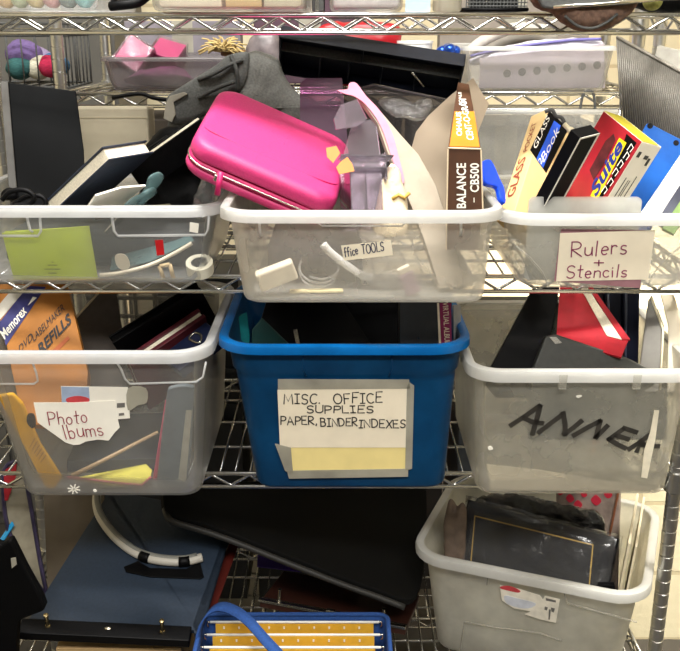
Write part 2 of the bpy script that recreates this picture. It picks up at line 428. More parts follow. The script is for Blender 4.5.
class Bin: pass
def make_bin(name, label, top, bot, yf, yfb, dt, db, z0, z1, m, mr, place=None, rt=.045, rb=.035, shoulder=0, group=None, t=.0024, lip=.011, liph=.014):
    """top/bot: (x0, x1) of the wall at the rim and the foot; yf, yfb: front wall there; dt, db: depths."""
    pl = place or (lambda q: V(q))
    base = pl(((bot[0] + bot[1]) / 2, yfb + db / 2, z0))
    root = thing(name, label, 'storage bin', base, group)
    H = z1 - z0
    def ring(f, o, z, r=None, extra=0):
        x0 = bot[0] + (top[0] - bot[0]) * f + o - extra; x1 = bot[1] + (top[1] - bot[1]) * f - o + extra
        y0 = yfb + (yf - yfb) * f + o - extra; y1 = yfb + db + (yf + dt - yfb - db) * f - o + extra
        rr = (rb + (rt - rb) * f - o + extra) if r is None else r
        return [pl((x, y, z)) for x, y in rrect(x0, x1, y0, y1, max(rr, .004), 6)]
    fs = 1 - shoulder / H if shoulder else .86
    stp = .004 if shoulder else 0
    rs = [ring(0, .008, z0), ring(.0, .0025, z0 + .0025), ring(.03, 0, z0 + .008)]
    for f in (.25, .5, .75): 
        if f < fs - .03: rs.append(ring(f, 0, z0 + H * f))
    rs += [ring(fs, 0, z0 + H * fs), ring(fs + .02, 0, z0 + H * (fs + .02), extra=stp), ring(1, 0, z1, extra=stp),
           ring(1, t, z1, extra=stp), ring(fs + .02, t, z0 + H * (fs + .02), extra=stp), ring(fs, t, z0 + H * fs)]
    for f in (.75, .5, .25):
        if f < fs - .03: rs.append(ring(f, t, z0 + H * f))
    rs += [ring(.03, t + .001, z0 + .009), ring(0, .009, z0 + .003)]
    tub = obj('tub', mb().rings(rs, False, True, True), m, root, sm=True)
    e = stp + .0004
    prof = [(e + .0, -.003), (e, .0), (e - .0032, .0022), (e - .006, .0024), (lip * .6 + e, .0030), (lip + e, 0), (lip + e + .0012, -.004), (lip + e + .0012, -liph), (lip + e - .0012, -liph), (lip + e - .0016, -.006), (lip * .6 + e, -.0035)]
    prof = [(e, -.0035), (-.0015 + stp, -.0035), (-.0015 + stp, .001), (e, .0026), (lip * .6 + e, .003), (lip + e, .0006), (lip + e + .0012, -.003), (lip + e + .0012, -liph), (lip + e - .001, -liph), (lip + e - .0014, -.005), (lip * .6 + e, -.0022)]
    rim = obj('rim', mb().rings([ring(1, 0, z1 + dz, extra=o) for o, dz in prof], True), mr, root, sm=True)
    B = Bin(); B.root = root; B.tub = tub; B.rim = rim; B.pl = pl
    a = pl((bot[0], yfb, z0)); c = pl((bot[1], yfb, z0)); 
    d = pl((bot[0], yf, z1))
    B.F = Frame(a, c - a, d - a); B.FS = B.F.off(.0012 + stp)
    B.mr = mr
    return B
def ridges(B, paths, w=.0022, m=None):
    """Raised moulding lines on the front wall, given as photo points."""
    for p in paths:
        q = [B.FS.p(x, y, .0) for x, y in pxs(B.FS, p)]
        obj('moulded_ridge', mb().tube(q, w, 6), m or B.mr, B.root, sm='all')
def sticker(B, name, pts, m, z=.0008, t=.0006, parent=None, label=None):
    o = obj(name, mb().prism(B.FS, pxs(B.FS, pts), z - t, z), m, parent or B.root)
    if label: o['label'] = label
    return o
def pen(B, parent, lines, m, w, z=.0016):
    b = mb()
    for i, (s, p0, p1, h) in enumerate(lines): hand(b, B.FS, s, p0, p1, h, w, z=z, seed=i + 3)
    return obj('handwriting', b, m, parent)

# ---- left bin of the second shelf
A = make_bin('storage_bin', 'shallow clear bin with a lime green card and tape roll inside', (-.600, -.190), (-.585, -.211), -.076, -.064, .36, .33, Z2 + .001, 1.282, M['clear'], M['clear_rim'])
ridges(A, [[(112, 218), (114, 231), (118, 236), (205, 235), (208, 230), (209, 216)], [(27, 218), (30, 230), (33, 232)], [(-6, 236), (38, 236), (41, 231), (40, 218)]])
sticker(A, 'red_sticker', [(155, 240), (163, 239.5), (164.5, 254.5), (157, 255.5)], mat('red_sticker', '#c4161c', .5))
sticker(A, 'price_sticker', [(190, 222), (199, 223.5), (198, 233), (189.5, 231.5)], M['paper'])
# ---- centre bin of the second shelf
B = make_bin('storage_bin', 'milky clear bin holding a pink zipped case, slip of paper reading office tools', (-.161, .222), (-.142, .212), -.186, -.174, .41, .38, Z2 + .001, 1.296, M['milky'], M['milky_rim'], rb=.03)
ridges(B, [[(259, 219), (260.5, 237)], [(461, 219), (461, 236)]], .0020)
ridges(B, [[(304, 222), (318, 223), (322, 226), (402, 226), (406, 222), (415, 221)]], .0012)
lb = sticker(B, 'label', [(341, 245.5), (391, 240.5), (393, 255), (344, 260.5)], M['cream_card'])
pen(B, lb, [('ffice TOOLS', (345, 256), (384, 250.5), 9)], M['ink_blue'], .0014)
# ---- right bin of the second shelf
Cb = make_bin('storage_bin', 'shallow clear bin with a card reading rulers and stencils', (.249, .562), (.276, .547), -.108, -.093, .36, .32, Z2 + .001, 1.276, M['milky'], M['milky_rim'], rt=.05, rb=.045)
ridges(Cb, [[(516, 246), (530, 258), (542, 272), (549, 287)], [(688, 240), (670, 256), (655, 272), (648, 284)]], .0016, M['milky'])
sticker(Cb, 'backing_card', [(561, 229), (645, 230), (640, 288), (554, 281)], mat('mauve_card', '#9c7078', .8), z=.0006)
lb = sticker(Cb, 'label', [(560, 233), (655, 230), (648, 279), (556, 281)], M['cream_card'], z=.0014)
pen(Cb, lb, [('Rulers', (571, 256), (626, 253), 15), ('+', (594, 266), (603, 266), 10), ('Stencils', (566, 278), (626, 276), 12)], M['ink_purple'], .0018, z=.0022)
# ---- left bin of the third shelf
Mb = make_bin('storage_bin', 'deep clear bin with a torn paper reading photo albums', (-.576, -.214), (-.525, -.231), -.108, -.096, .40, .36, Z3 + .001, 1.061, M['photo'], M['clear_rim'], rt=.05, rb=.03, shoulder=0, liph=.016)
ridges(Mb, [[(-8, 384), (34, 384), (38, 381), (36, 372), (33, 364)], [(117, 363), (121, 369), (125, 379), (130, 384), (196, 382), (203, 377), (206, 362)]], .0018)
st = sticker(Mb, 'product_sticker', [(61, 386), (128, 387), (130, 418), (118, 419), (62, 402)], M['paper'])
sticker(Mb, 'grey_panel', [(61.5, 386.3), (89, 387), (90, 401), (62, 402)], mat('grey_blue_print', '#9fb0cc', .7), z=.0012, parent=st)
sticker(Mb, 'red_oval', s2([(67, 398), (78, 395.5), (89, 398), (88, 402), (78, 403), (68, 402)]), mat('red_print', '#c8454a', .6), z=.0015, parent=st)
b = mb()
for q in ([(117, 403), (125, 402.5), (125, 407), (117, 407.5)], [(119, 413), (124, 412.5), (124.5, 415), (119, 415.5)]): b.prism(Mb.FS, pxs(Mb.FS, q), .0009, .0013)
obj('barcode', b, mat('grey_print', '#6d6a66', .7), st)
sticker(Mb, 'tape', s2([(128, 388), (146, 388), (147, 402), (138, 405), (128, 410)], 3), M['tape'], z=.0010)
lb = sticker(Mb, 'label', [(34, 402), (74, 402), (115, 400), (117, 414), (120, 427), (115, 432), (109, 440), (98, 439), (86, 441), (80, 444), (74, 444.5), (66, 442), (52, 432), (38, 422)], M['paper'], z=.0020)
pen(Mb, lb, [('Photo', (50, 424), (88, 422), 13), ('lbums', (66, 438), (104, 434), 14)], M['ink_red'], .0016, z=.0028)
b = mb()
for k in range(8):
    a = math.radians(45 * k + 12); b.ribbon(Mb.FS, pxs(Mb.FS, [(74, 489), (74 + 6 * math.cos(a), 489 + 4.5 * math.sin(a))]), .0022, .0008)
b.prism(Mb.FS, pxs(Mb.FS, s2([(93, 490), (95, 489), (97, 491), (95, 492)])), 0, .0008)
obj('glue_residue', b, M['paper'], Mb.root)
# ---- blue bin
N = make_bin('storage_bin', 'deep translucent blue bin with a card reading misc. office supplies', (-.180, .194), (-.141, .178), -.078, -.067, .37, .33, Z3 + .001, 1.063, M['blue'], M['blue_rim'], rt=.05, rb=.03, shoulder=.055, liph=.012, lip=.013)
ridges(N, [[(303, 353), (303, 368), (306, 376)], [(392, 353), (392, 368), (389, 376)]], .0012, M['blue'])
for q in ([(278, 378.5), (409, 379), (410, 388), (278, 389)], [(407, 380), (414, 385), (412, 468), (405, 470)], [(287, 470), (408, 468), (408, 476), (289, 478)], [(275, 443), (291, 447), (293, 474), (285, 470)]):
    sticker(N, 'tape', q, M['tape'], z=.0024)
sticker(N, 'yellow_card', [(290, 440), (407, 440), (407, 473), (293, 472)], M['yellow_card'], z=.0010)
lb = sticker(N, 'label', [(277.5, 390), (279, 386.5), (408, 380.5), (410, 384), (409, 447), (280, 447)], M['cream_card'], z=.0018)
pen(N, lb, [('MISC.', (284, 403), (320, 403), 10), ('OFFICE', (334, 403), (382, 402), 10), ('SUPPLIES', (307, 412.5), (373, 412), 7), ('PAPER,', (281, 424), (317, 424), 8), ('BINDER', (321, 425.5), (357, 425), 8), ('INDEXES', (359, 427), (405, 427), 8)], M['ink_black'], .0019, z=.0026)
# ---- annex bin
O = make_bin('storage_bin', 'cloudy clear bin with annex written in black marker on its front', (.214, .562), (.228, .545), -.103, -.09, .37, .34, Z3 + .001, 1.029, M['annex'], M['milky_rim'], rt=.04, rb=.03, liph=.017)
b = mb()
for st in ([(511, 425), (525, 416), (539, 406)], [(540, 406), (537, 418), (532.5, 433.5)], [(524, 418), (533, 422), (542, 423)], [(539, 432), (552, 422), (563, 414)], [(563, 413), (565, 424), (565, 434)], [(564, 434), (574, 427), (581, 421)],
           [(574, 435), (588, 427), (600, 421)], [(600, 421), (598, 429), (596, 437)], [(596, 437), (602, 431), (607, 426)], [(624, 428), (636, 432)], [(623, 429), (616, 434), (609, 439)], [(609, 439), (617, 444), (625, 448)], [(616, 435), (628, 439)],
           [(629, 449), (640, 442), (649, 435)], [(637, 451), (640, 445), (658, 446)], [(640, 441), (646, 446)]):
    b.ribbon(O.FS, pxs(O.FS, st), .0082, .0006)
obj('handwriting', b, M['marker'], O.root)
sticker(O, 'tape', [(654, 410), (659, 410), (655, 440), (647, 478), (641, 477), (644, 450), (650, 432)], mat('masking_tape', '#ddd5c0', .8), z=.0012)
b = mb()
for q in (s2([(576, 396), (580, 395), (582, 396), (578, 398)]), s2([(488, 447), (491, 446), (493, 449), (489, 450)])): b.prism(O.FS, pxs(O.FS, q), -.0002, .0006)
obj('paper_scrap', b, M['paper'], O.root)
for k in (563, 637):
    f = O.F.off(.0135); x, y = f.at(k, 382)
    obj('rim_notch', mb().box(f, x - .006, x + .006, y - .012, y + .012, -.002, .0012), M['annex'], O.root)
# ---- tall frosted bin on the lowest shelf, turned towards the end of the unit
ph = math.radians(-21); PC = V((.149, .074, 0))
def placeP(q): 
    x, y, z = q
    return V((PC.x + x * math.cos(ph) - y * math.sin(ph), PC.y + x * math.sin(ph) + y * math.cos(ph), z))
Pb = make_bin('storage_bin', 'frosted bin holding a black album wrapped in clear plastic, torn product sticker on its front', (.0, .400), (.03, .373), .0, .02, .33, .29, Z4 + .001, .598, M['album'], M['milky_rim'], placeP, rt=.05, rb=.035, shoulder=.03, lip=.013, liph=.016)
ridges(Pb, [[(487, 585), (488, 576), (455, 567), (428, 560)], [(564, 592), (567, 603), (600, 612), (637, 622)], [(460, 651), (464, 622), (500, 628), (540, 633), (562, 641)]], .0016, M['milky'])
sk = sticker(Pb, 'product_sticker', [(500, 585), (519, 588.5), (540, 595), (543, 599), (545, 595.5), (560, 599), (556, 622.5), (540, 619), (525, 614), (531, 611), (514, 608), (502, 600)], mat('worn_sticker', '#efe9da', .7), z=.0012)
sticker(Pb, 'red_oval', s2([(501, 586), (510, 585.5), (520, 590), (518, 592), (508, 590), (501, 588)]), mat('red_print', '#c8454a', .6), z=.0018, parent=sk)
sticker(Pb, 'pale_panel', s2([(505, 595), (518, 598), (536, 603), (528, 608), (514, 606), (506, 602)], 3), mat('pale_blue_print', '#d2d6e0', .7), z=.0016, parent=sk)
b = mb()
for q in ([(549, 609), (551, 609), (550, 619), (548.5, 619)], [(546, 597.5), (556, 600), (556, 602), (546, 600)], [(545, 606), (548, 607), (547, 610), (544.5, 609)], [(551, 607), (555, 608), (554, 612), (551.5, 611)]): b.prism(Pb.FS, pxs(Pb.FS, q), .0011, .0016)
obj('barcode', b, mat('grey_print', '#6d6a66', .7), sk)
# ================================================================ contents
M['black'] = mat('black_leatherette', '#050507', .5, noise=150, var=.25, bump=.2, spec=.16)
M['blackmat'] = mat('matte_black', '#040405', .6, noise=60, var=.25, spec=.12)
M['navy'] = mat('navy_cloth', '#1b2538', .6, noise=120, var=.2, bump=.15)
M['darkblue'] = mat('dark_blue_board', '#141d3c', .5, noise=80, var=.2)
M['pages'] = mat('page_edges', '#efe6d2', .85, noise=400, var=.12)
M['cream'] = mat('cream_board', '#d6ccb2', .7, noise=20, var=.06)
M['grey'] = mat('grey_canvas', '#6d6d69', .85, noise=260, var=.25, bump=.4)
M['greydk'] = mat('dark_grey_strap', '#4b4c4b', .8, noise=200, var=.2, bump=.3)
M['pink'] = mat('hot_pink_nylon', '#c93573', .5, noise=300, var=.08, bump=.12)
M['pinkdk'] = mat('deep_pink_binding', '#c01c62', .45, noise=300, var=.1, bump=.2)
M['metal'] = mat('bright_metal', '#d8d4c8', .25, 1, noise=30, var=.05)
M['brass'] = mat('brass_post', '#cdb98a', .25, 1, noise=30, var=.05)
M['maroon'] = mat('maroon_leatherette', '#581824', .5, noise=120, var=.2, bump=.2)
M['red'] = mat('red_vinyl', '#b01628', .4, noise=60, var=.1)
M['yellow'] = mat('golden_yellow_card', '#f0b51f', .6, noise=30, var=.06)
M['orange_box'] = mat('amber_carton', '#d08a12', .55, noise=30, var=.08)
M['tan'] = mat('tan_carton', '#dcbd85', .65, noise=30, var=.06)
M['kraft'] = mat('kraft_cardboard', '#c9a877', .8, noise=40, var=.1)
M['white'] = mat('white_plastic', '#f2f2ef', .4, noise=20, var=.03)
M['film'] = plastic('clear_film', '#e8e8ea', .12, rough=.12, gloss=1.6, bump=.9, bscale=35)
M['wrap'] = plastic('clear_wrap', '#dcdce0', .05, rough=.14, gloss=.9, bump=.35, bscale=22)
M['filmgrey'] = plastic('smoke_film', '#6d6a6a', .45, tint='#b8b4b4', rough=.2, gloss=.7)
M['crystal'] = plastic('clear_acrylic', '#efe6f0', .14, tint='#f7f2f8', rough=.08, gloss=1.5)
M['lilac'] = plastic('lilac_plastic', '#b98cb0', .3, tint='#c79bbd', gloss=.7)
M['tealp'] = plastic('teal_plastic', '#86aaac', .6, rough=.25, gloss=.7)
M['clearsheet'] = plastic('clear_sheet', '#e9e9e4', .25, gloss=.8)
M['blueplastic'] = mat('royal_blue_plastic', '#1549d8', .3, noise=20, var=.05)

def slab(nm, label, cat, F, w, h, t, m, group=None, bevel=.001, part='cover'):
    r = thing(nm, label, cat, F, group)
    obj(part, mb().box(F, 0, w, 0, h, -t, 0), m, r, bevel=bevel); return r
def card(name, F, poly, t, m, parent, z=0, bevel=0, sm=False):
    return obj(name, mb().prism(F, pxs(F, poly), z - t, z), m, parent, bevel=bevel, sm=sm)
def single(name, label, cat, b, m, group=None, **k):
    return tag(obj(name, b, m, **k), label, cat, group)
def book(nm, label, F, w, h, t, cov, pg, cat='book', board=.0028, over=.004, spine='x0', group=None, coverpart='cover'):
    """Two boards, a spine and a block of pages set back from the edges; front board at z = 0."""
    r = thing(nm, label, cat, F, group)
    obj('front_cover', mb().box(F, 0, w, 0, h, -board, 0), cov, r, bevel=.0008)
    obj('back_cover', mb().box(F, 0, w, 0, h, -t, -t + board), cov, r, bevel=.0008)
    x0, x1, y0, y1 = over, w - over, over, h - over
    if spine == 'x0': obj('spine', mb().box(F, 0, board, 0, h, -t + board, -board), cov, r); x0 = board
    if spine == 'x1': obj('spine', mb().box(F, w - board, w, 0, h, -t + board, -board), cov, r); x1 = w - board
    if spine == 'y0': obj('spine', mb().box(F, 0, w, 0, board, -t + board, -board), cov, r); y0 = board
    if spine == 'y1': obj('spine', mb().box(F, 0, w, h - board, h, -t + board, -board), cov, r); y1 = h - board
    obj('page_block', mb().box(F, x0, x1, y0, y1, -t + board + .0002, -board - .0002), pg, r)
    return r

# ---------------------------------------------------------------- left bin, second shelf
F = FR((110, 160, -.045), (50, 216, .02), (152, 153))
book('notebook', 'navy hardback with thick white page edges leaning in the shallow left bin', F, F.w, F.h * 1.05, .024, M['navy'], M['pages'], spine=None)
F = Frame(W(129, 170, .09), W(201, 119, .135) - W(129, 170, .09), V((0, .85, .5)))
r = thing('sketchbook', 'black sketchbook with a cream page edge slanting above the scissors', 'book', F)
obj('front_cover', mb().box(F, 0, F.w, -.003, .0, -.05, .002), M['black'], r, bevel=.0008)
obj('page_block', mb().box(F, .001, F.w - .002, .0002, .010, -.048, 0), M['pages'], r)
obj('back_cover', mb().box(F, 0, F.w, .0102, .0135, -.05, .002), M['black'], r, bevel=.0008)
# black purse heaped at the back of the bin
F = FR((140, 225, .195), (215, 225, .195), (140, 130, .22))
r = thing('handbag', 'slumped black handbag behind the slanting sketchbook', 'bag', F)
o = obj('body', mb().pillow(F, s2(pxs(F, [(138, 236), (136, 190), (140, 150), (162, 126), (186, 128), (204, 150), (214, 190), (212, 236)]), 4), [(.8, -.05), (.95, -.04), (1, -.02), (.95, 0), (.8, .012), (.4, .016)]), M['blackmat'], r, sm='all', sub=1, disp=.02, dsize=.05)
obj('strap', mb().tube([F.p(*F.at(x, y), z) for x, y, z in [(142, 178, .022), (152, 150, .03), (170, 138, .034), (190, 150, .032), (206, 182, .024)]], .004, 6), M['black'], r, sm='all')
# scissors with teal handles
F = FR((118, 214, -.02), (160, 178, .02), (112, 196))
r = thing('scissors', 'scissors with translucent teal handles lying on white paper', 'scissors', F)
b = mb()
for s in (0, 1):
    pts = [F.at(*q) for q in (((138, 205), (146, 190), (150, 178), (160, 173), (164, 177), (160, 184), (150, 195)) if s == 0 else ((120, 205), (128, 196), (140, 190), (150, 184), (153, 189), (144, 196), (134, 206)))]
    obj('handle', mb().pillow(F, s2(pts, 4), [(.7, -.006 + s * .009), (1, -.003 + s * .009), (1, .0 + s * .009), (.7, .003 + s * .009)]), M['tealp'], r, sm='all')
obj('blade', mb().prism(F, pxs(F, [(138, 205), (132, 213), (108, 236), (106, 233), (130, 206)]), -.004, -.002), M['metal'], r)
F = FR((80, 222, -.03), (140, 205, .04), (95, 196))
r = thing('paper_sheet', 'loose white sheet curling under the scissors', 'paper', F)
obj('sheet', mb().prism(F, pxs(F, [(84, 213), (96, 196), (122, 188), (146, 186), (128, 200), (126, 214)]), -.003, 0), M['paper'], r)
F = FR((95, 220, .06), (165, 215, .10), (105, 190))
slab('pocket_folder', 'olive brown folder tucked beneath the navy hardback', 'folder', F, F.w, .07, .004, mat('olive_board', '#55503a', .8))
# crumpled clear bag
F = FR((192, 215, .06), (219, 215, .06), (195, 168, .09))
r = thing('plastic_bag', 'small crumpled clear bag against the rim beneath the pink zipper', 'bag', F)
obj('body', mb().pillow(F, s2(pxs(F, [(192, 215), (196, 190), (206, 172), (216, 170), (217, 215)]), 4), [(.4, -.03), (.9, -.022), (1, -.008), (.85, .004), (.3, .008)]), M['film'], r, sm='all', sub=2, disp=.015, dsize=.02)
# black cables
for k, (pts, lb) in enumerate(((((2, 200), (10, 192), (24, 190), (34, 196), (30, 204), (14, 206), (6, 214)), 'black cable looped at the left rim of the shallow bin'),
                               (((14, 204), (26, 197), (40, 196), (46, 203), (38, 212)), 'short black cable with a thick plug beside the looped cable'))):
    single('cable', lb, 'cable', mb().tube(smooth([W(x, y, -.0 + .02 * k) for x, y in pts], 5, False), .0042, 8), M['black'], sm='all')
# things seen through the clear front
F = FR((18, 281, -.052), (98, 281, -.052), (18, 226, -.060))
r = thing('greeting_card', 'lime green card standing against the clear front wall', 'card', F)
card('front_leaf', F, [(2, 233), (89, 226), (98, 279.5), (14, 279.5)], .0012, mat('lime_card', '#b9c83a', .7, noise=18, var=.1), r)
card('back_leaf', F, [(4, 232), (88, 227), (97, 279), (15, 279)], .0012, mat('lime_card', '#b9c83a', .7), r, z=-.003)
b = mb()
for i, (x0, x1, y) in enumerate(((48, 58, 265), (45, 61, 269), (49, 58, 273), (52, 55, 262))):
    for k in range(int((x1 - x0) / 2)): b.ribbon(F, pxs(F, [(x0 + 2 * k, y), (x0 + 2 * k + 1.2, y)]), .0014, .0006)
obj('print', b, mat('olive_ink', '#6a7326', .7), r)
F = FR((150, 280, -.030), (186, 260, .0), (140, 262, .06))
F = FR((112, 276, -.03), (200, 240, .01), (110, 240, .09))
r = thing('plastic_sleeve', 'pale teal sleeve lying on the floor of the shallow bin', 'sleeve', F)
card('sheet', F, [(110, 270), (150, 261), (194, 240), (190, 235), (160, 243), (113, 248)], .002, M['tealp'], r)
F = FR((100, 282, -.045), (195, 246, -.02), (98, 274, -.04))
r = thing('plastic_strip', 'curved cream plastic strip rising behind the clear front', 'strip')if False else thing('plastic_strip', 'curved cream plastic strip rising behind the clear front', 'strip', F)
obj('band', mb().tube(smooth([F.p(*F.at(x, y)) for x, y in [(100, 275), (120, 273), (150, 265), (175, 253), (192, 243)]], 5, False), .0032, 8), M['cream_card'], r, sm='all')
F = FR((161, 283, -.052), (178, 283, -.046), (158, 266, -.055))
r = thing('binder_clip', 'beige plastic clip beside the tape roll', 'clip', F)
b = mb()
for p0, p1 in (((160, 268), (164, 281)), ((170, 266), (174, 281)), ((160, 268), (170, 266))): b.tube([F.p(*F.at(*p0), -.008), F.p(*F.at(*p1), -.008)], .0035, 6)
obj('frame', b, mat('beige_plastic', '#cbb287', .5), r, sm='all')
F = FR((116, 270, -.058), (129, 270, -.058), (116, 255, -.062))
r = thing('price_tag', 'ragged cream tag stuck inside the clear front of the shallow bin', 'tag', F)
card('tag', F, s2([(115, 256), (121, 254), (127, 257), (130, 266), (126, 270), (120, 269), (116, 264)], 3), .002, M['cream_card'], r)
Ft = Frame(W(201, 282, -.03) + V((0, 0, .001)), V((1, 0, 0)), V((0, .8, .35)), False)
Ft.o.z = max(Ft.o.z, Z2 + .012)
r = thing('tape_roll', 'roll of translucent tape in the corner of the shallow bin', 'tape', Ft)
obj('tape', mb().rings([[Ft.p(rr * math.cos(2 * math.pi * k / 28), rr * math.sin(2 * math.pi * k / 28), z) for k in range(28)] for rr, z in ((.0135, 0), (.0215, 0), (.0215, .019), (.0135, .019))], True), mat('ivory_tape', '#e9e4cf', .4, noise=40, var=.05), r, sm=True)
obj('core', mb().rings([[Ft.p(rr * math.cos(2 * math.pi * k / 28), rr * math.sin(2 * math.pi * k / 28), z) for k in range(28)] for rr, z in ((.0122, .001), (.0133, .001), (.0133, .018), (.0122, .018))], True), M['greydk'], r, sm=True)

# ---------------------------------------------------------------- centre bin, second shelf
F = FR((188, 145, -.105), (336, 209, -.10), (246, 98, .10))
w, h = F.w, F.h
r = thing('zipped_case', 'puffy hot pink zipped case slanting across the bin', 'case', F)
ol = rrect(0, w, 0, h, .035, 7)
obj('front_shell', mb().pillow(F, ol, [(.97, -.020), (1, -.017), (1.0, -.006), (.985, .002), (.95, .007), (.86, .0095), (.84, .0085), (.5, .012), (.1, .013)]), M['pink'], r, sm='all', sub=1)
obj('back_shell', mb().pillow(F, ol, [(.3, -.056), (.8, -.054), (.95, -.050), (1.0, -.042), (1.0, -.034), (.98, -.031)]), M['pink'], r, sm='all', sub=1)
for k, zz in ((.20, .0098), (.12, .0060)): obj('seam', mb().tube(smooth([F.p(w * .03, h * (k + .10), zz - .006), F.p(w * .08, h * (k + .02), zz), F.p(w * .3, h * k, zz), F.p(w * .7, h * k, zz), F.p(w * .92, h * (k + .02), zz), F.p(w * .975, h * (k + .12), zz - .006)], 4, False), .0012, 6), M['pinkdk'], r, sm='all')
z = obj('zipper', mb().pillow(F, ol, [(.95, -.0305), (.992, -.0300), (.992, -.0205), (.95, -.0200)]), M['pinkdk'], r, sm='all')
b = mb(); cx, cy = w / 2, h / 2; L = [(cx + (x - cx) * .992, cy + (y - cy) * .992) for x, y in ol]
b.tube([F.p(x, y, -.0255) for x, y in L], .0016, 6, True); obj('zipper_teeth', b, M['metal'], z, sm='all')
q0 = F.p(*F.at(222, 168), -.018)
obj('zipper_slider', mb().box(Frame(q0, F.x, F.y, False), -.006, .006, -.006, .004, -.004, .006), M['metal'], z, bevel=.0015)
q1 = W(221, 172, -.17); q2 = W(217, 195, -.172)
obj('zipper_pull', mb().tube([q1, q2], .0042, 8), M['pinkdk'], z, sm='all')
# clear desk organiser
F = FR((352, 222, -.13), (384, 222, -.12), (331, 162, -.10))
w, h = F.w, F.h
r = thing('desk_organizer', 'clear lilac acrylic organiser with orange tags beside the pink case', 'organizer', F)
d = .075
for (x0, x1, z0, z1) in ((0, w, -.002, 0), (0, w, -d, -d + .002), (0, .002, -d + .002, -.002), (w - .002, w, -d + .002, -.002), (w * .5 - .001, w * .5 + .001, -d + .002, -.002)):
    obj('side_panel', mb().box(F, x0, x1, -.0, h, z0, z1), M['crystal'], r)
b = mb(); b.box(F, -.012, w + .018, h - .012, h - .010, -.02, .014); b.box(F, w + .003, w + .005, h - .03, h + .012, -.02, .014); b.box(F, -.012, w + .02, h + .010, h + .012, -.03, .0)
obj('tray', b, M['crystal'], r)
card('back_panel', F, [(354, 204), (346, 160), (360, 112), (384, 108), (392, 170), (392, 204)], .003, M['crystal'], r, z=-.05)
card('angled_tray', F, [(338, 112), (345, 98), (362, 92), (372, 112), (362, 120), (340, 123)], .004, plastic('bright_acrylic', '#d8d0dc', .16, tint='#f2ecf4', rough=.06, gloss=2.0), r, z=-.03)
b = mb(); b.box(F, w * .2, w + .03, h + .03, h + .032, -d - .03, -d + .01); b.box(F, w * .2, w * .22, h, h + .032, -d - .03, -d)
obj('upper_tray', b, M['filmgrey'], r)
mo = mat('orange_tag', '#e08a4a', .6, noise=20, var=.05)
card('tag', F, [(324, 151), (334, 149), (338, 156), (331, 166), (325, 160)], .0012, mo, r, z=.016)
card('tag', F, [(338, 165), (345, 160), (350, 167), (352, 174), (337, 177), (334, 170)], .0012, mo, r, z=.016)
# white and pink envelope
F = FR((440, 288, -.128), (474, 286, -.118), (352, 84, .01))
r = thing('envelope', 'tall white padded envelope with a pink folded top leaning over the organiser', 'envelope', F)
ep = [(352, 86), (357, 84), (366, 97), (382, 112), (400, 133), (419, 154), (437, 186), (444, 208), (474, 284), (440, 288), (426, 245), (412, 208), (401, 182), (387, 151), (377, 122), (364, 104)]
obj('sleeve', mb().pillow(F, pxs(F, ep), [(.96, -.012), (1, -.009), (1, -.003), (.96, .0)]), mat('white_envelope', '#ab9f8d', .6, noise=35, var=.08, bump=.3), r, sm=True)
obj('pink_flap', mb().prism(F, pxs(F, s2([(337, 91), (347, 90), (349, 84), (356, 84), (366, 97), (380, 112), (392, 134), (398, 156), (404, 180), (400, 182), (390, 154), (380, 126), (366, 106), (354, 97), (346, 95)], 3)), .0012, .003), mat('blush_paper', '#d4889f', .6, noise=40, var=.1), r)
# cream pouch
F = FR((372, 230, -.11), (412, 230, -.11), (376, 165, -.08))
r = thing('cloth_pouch', 'cream cloth pouch squeezed between organiser and envelope', 'pouch', F)
obj('body', mb().pillow(F, s2(pxs(F, [(374, 235), (376, 205), (384, 176), (392, 162), (402, 176), (408, 205), (406, 235)]), 4), [(.6, -.02), (.95, -.012), (1, 0), (.9, .008), (.5, .012)]), mat('cream_cloth', '#e7d6b4', .8, noise=40, var=.1, bump=.4), r, sm='all', sub=1, disp=.008, dsize=.02)
obj('fold', mb().tube([F.p(*F.at(x, y), .012) for x, y in [(392, 200), (398, 196), (404, 199), (409, 194)]], .003, 6), mat('ochre_trim', '#c19a48', .7), r, sm='all')
# beige divider card behind
F = FR((424, 215, .06), (478, 215, .06), (424, 90, .12))
r = thing('divider_card', 'large beige card with a rounded corner behind the brown carton', 'card', F)
card('card', F, [(424, 225), (411, 150), (416, 132), (428, 116), (452, 94), (473, 78), (489, 104), (478, 132), (456, 225)], .0025, mat('beige_card', '#b6a690', .8, noise=15, var=.05), r)
# brown and orange carton
def hexa(b, a, c): # two quads of world points
    return b.add(a + c, [(0, 1, 2, 3), (4, 7, 6, 5), (0, 4, 5, 1), (1, 5, 6, 2), (2, 6, 7, 3), (3, 7, 4, 0)])
fy, by = -.145, .06
fr_ = [W(446, 250, fy), W(484, 250, fy), W(481, 149, fy), W(448, 148, fy)]
bk_ = [W(446, 190, by), W(466, 190, by), W(469, 84, by), W(458, 82, by)]
r = thing('carton', 'worn brown and orange carton with white lettering standing on end', 'box', fr_[0])
obj('box', hexa(mb(), fr_, bk_), mat('brown_carton', '#4a2c18', .55, noise=50, var=.12), r, bevel=.0012)
Fs = Frame(fr_[0], fr_[1] - fr_[0], fr_[3] - fr_[0])
b = mb(); printed_px(b, Fs, 'BALANCE', (466, 208), (466, 163), (456.5, 208), bold=.02); printed_px(b, Fs, 'CB500', (479, 192), (479, 163), (470, 192), bold=.02); b.ribbon(Fs, pxs(Fs, [(474, 198), (474, 202)]), .0012)
obj('lettering', b, M['paper'], r)
Ft = Frame(fr_[3], fr_[2] - fr_[3], bk_[3] - fr_[3])
card('orange_panel', Ft, [(449.5, 147), (479.5, 147.5), (474, 112), (454.5, 112)], .001, mat('orange_carton', '#c97a1c', .5, noise=30, var=.1), r, z=.0012)
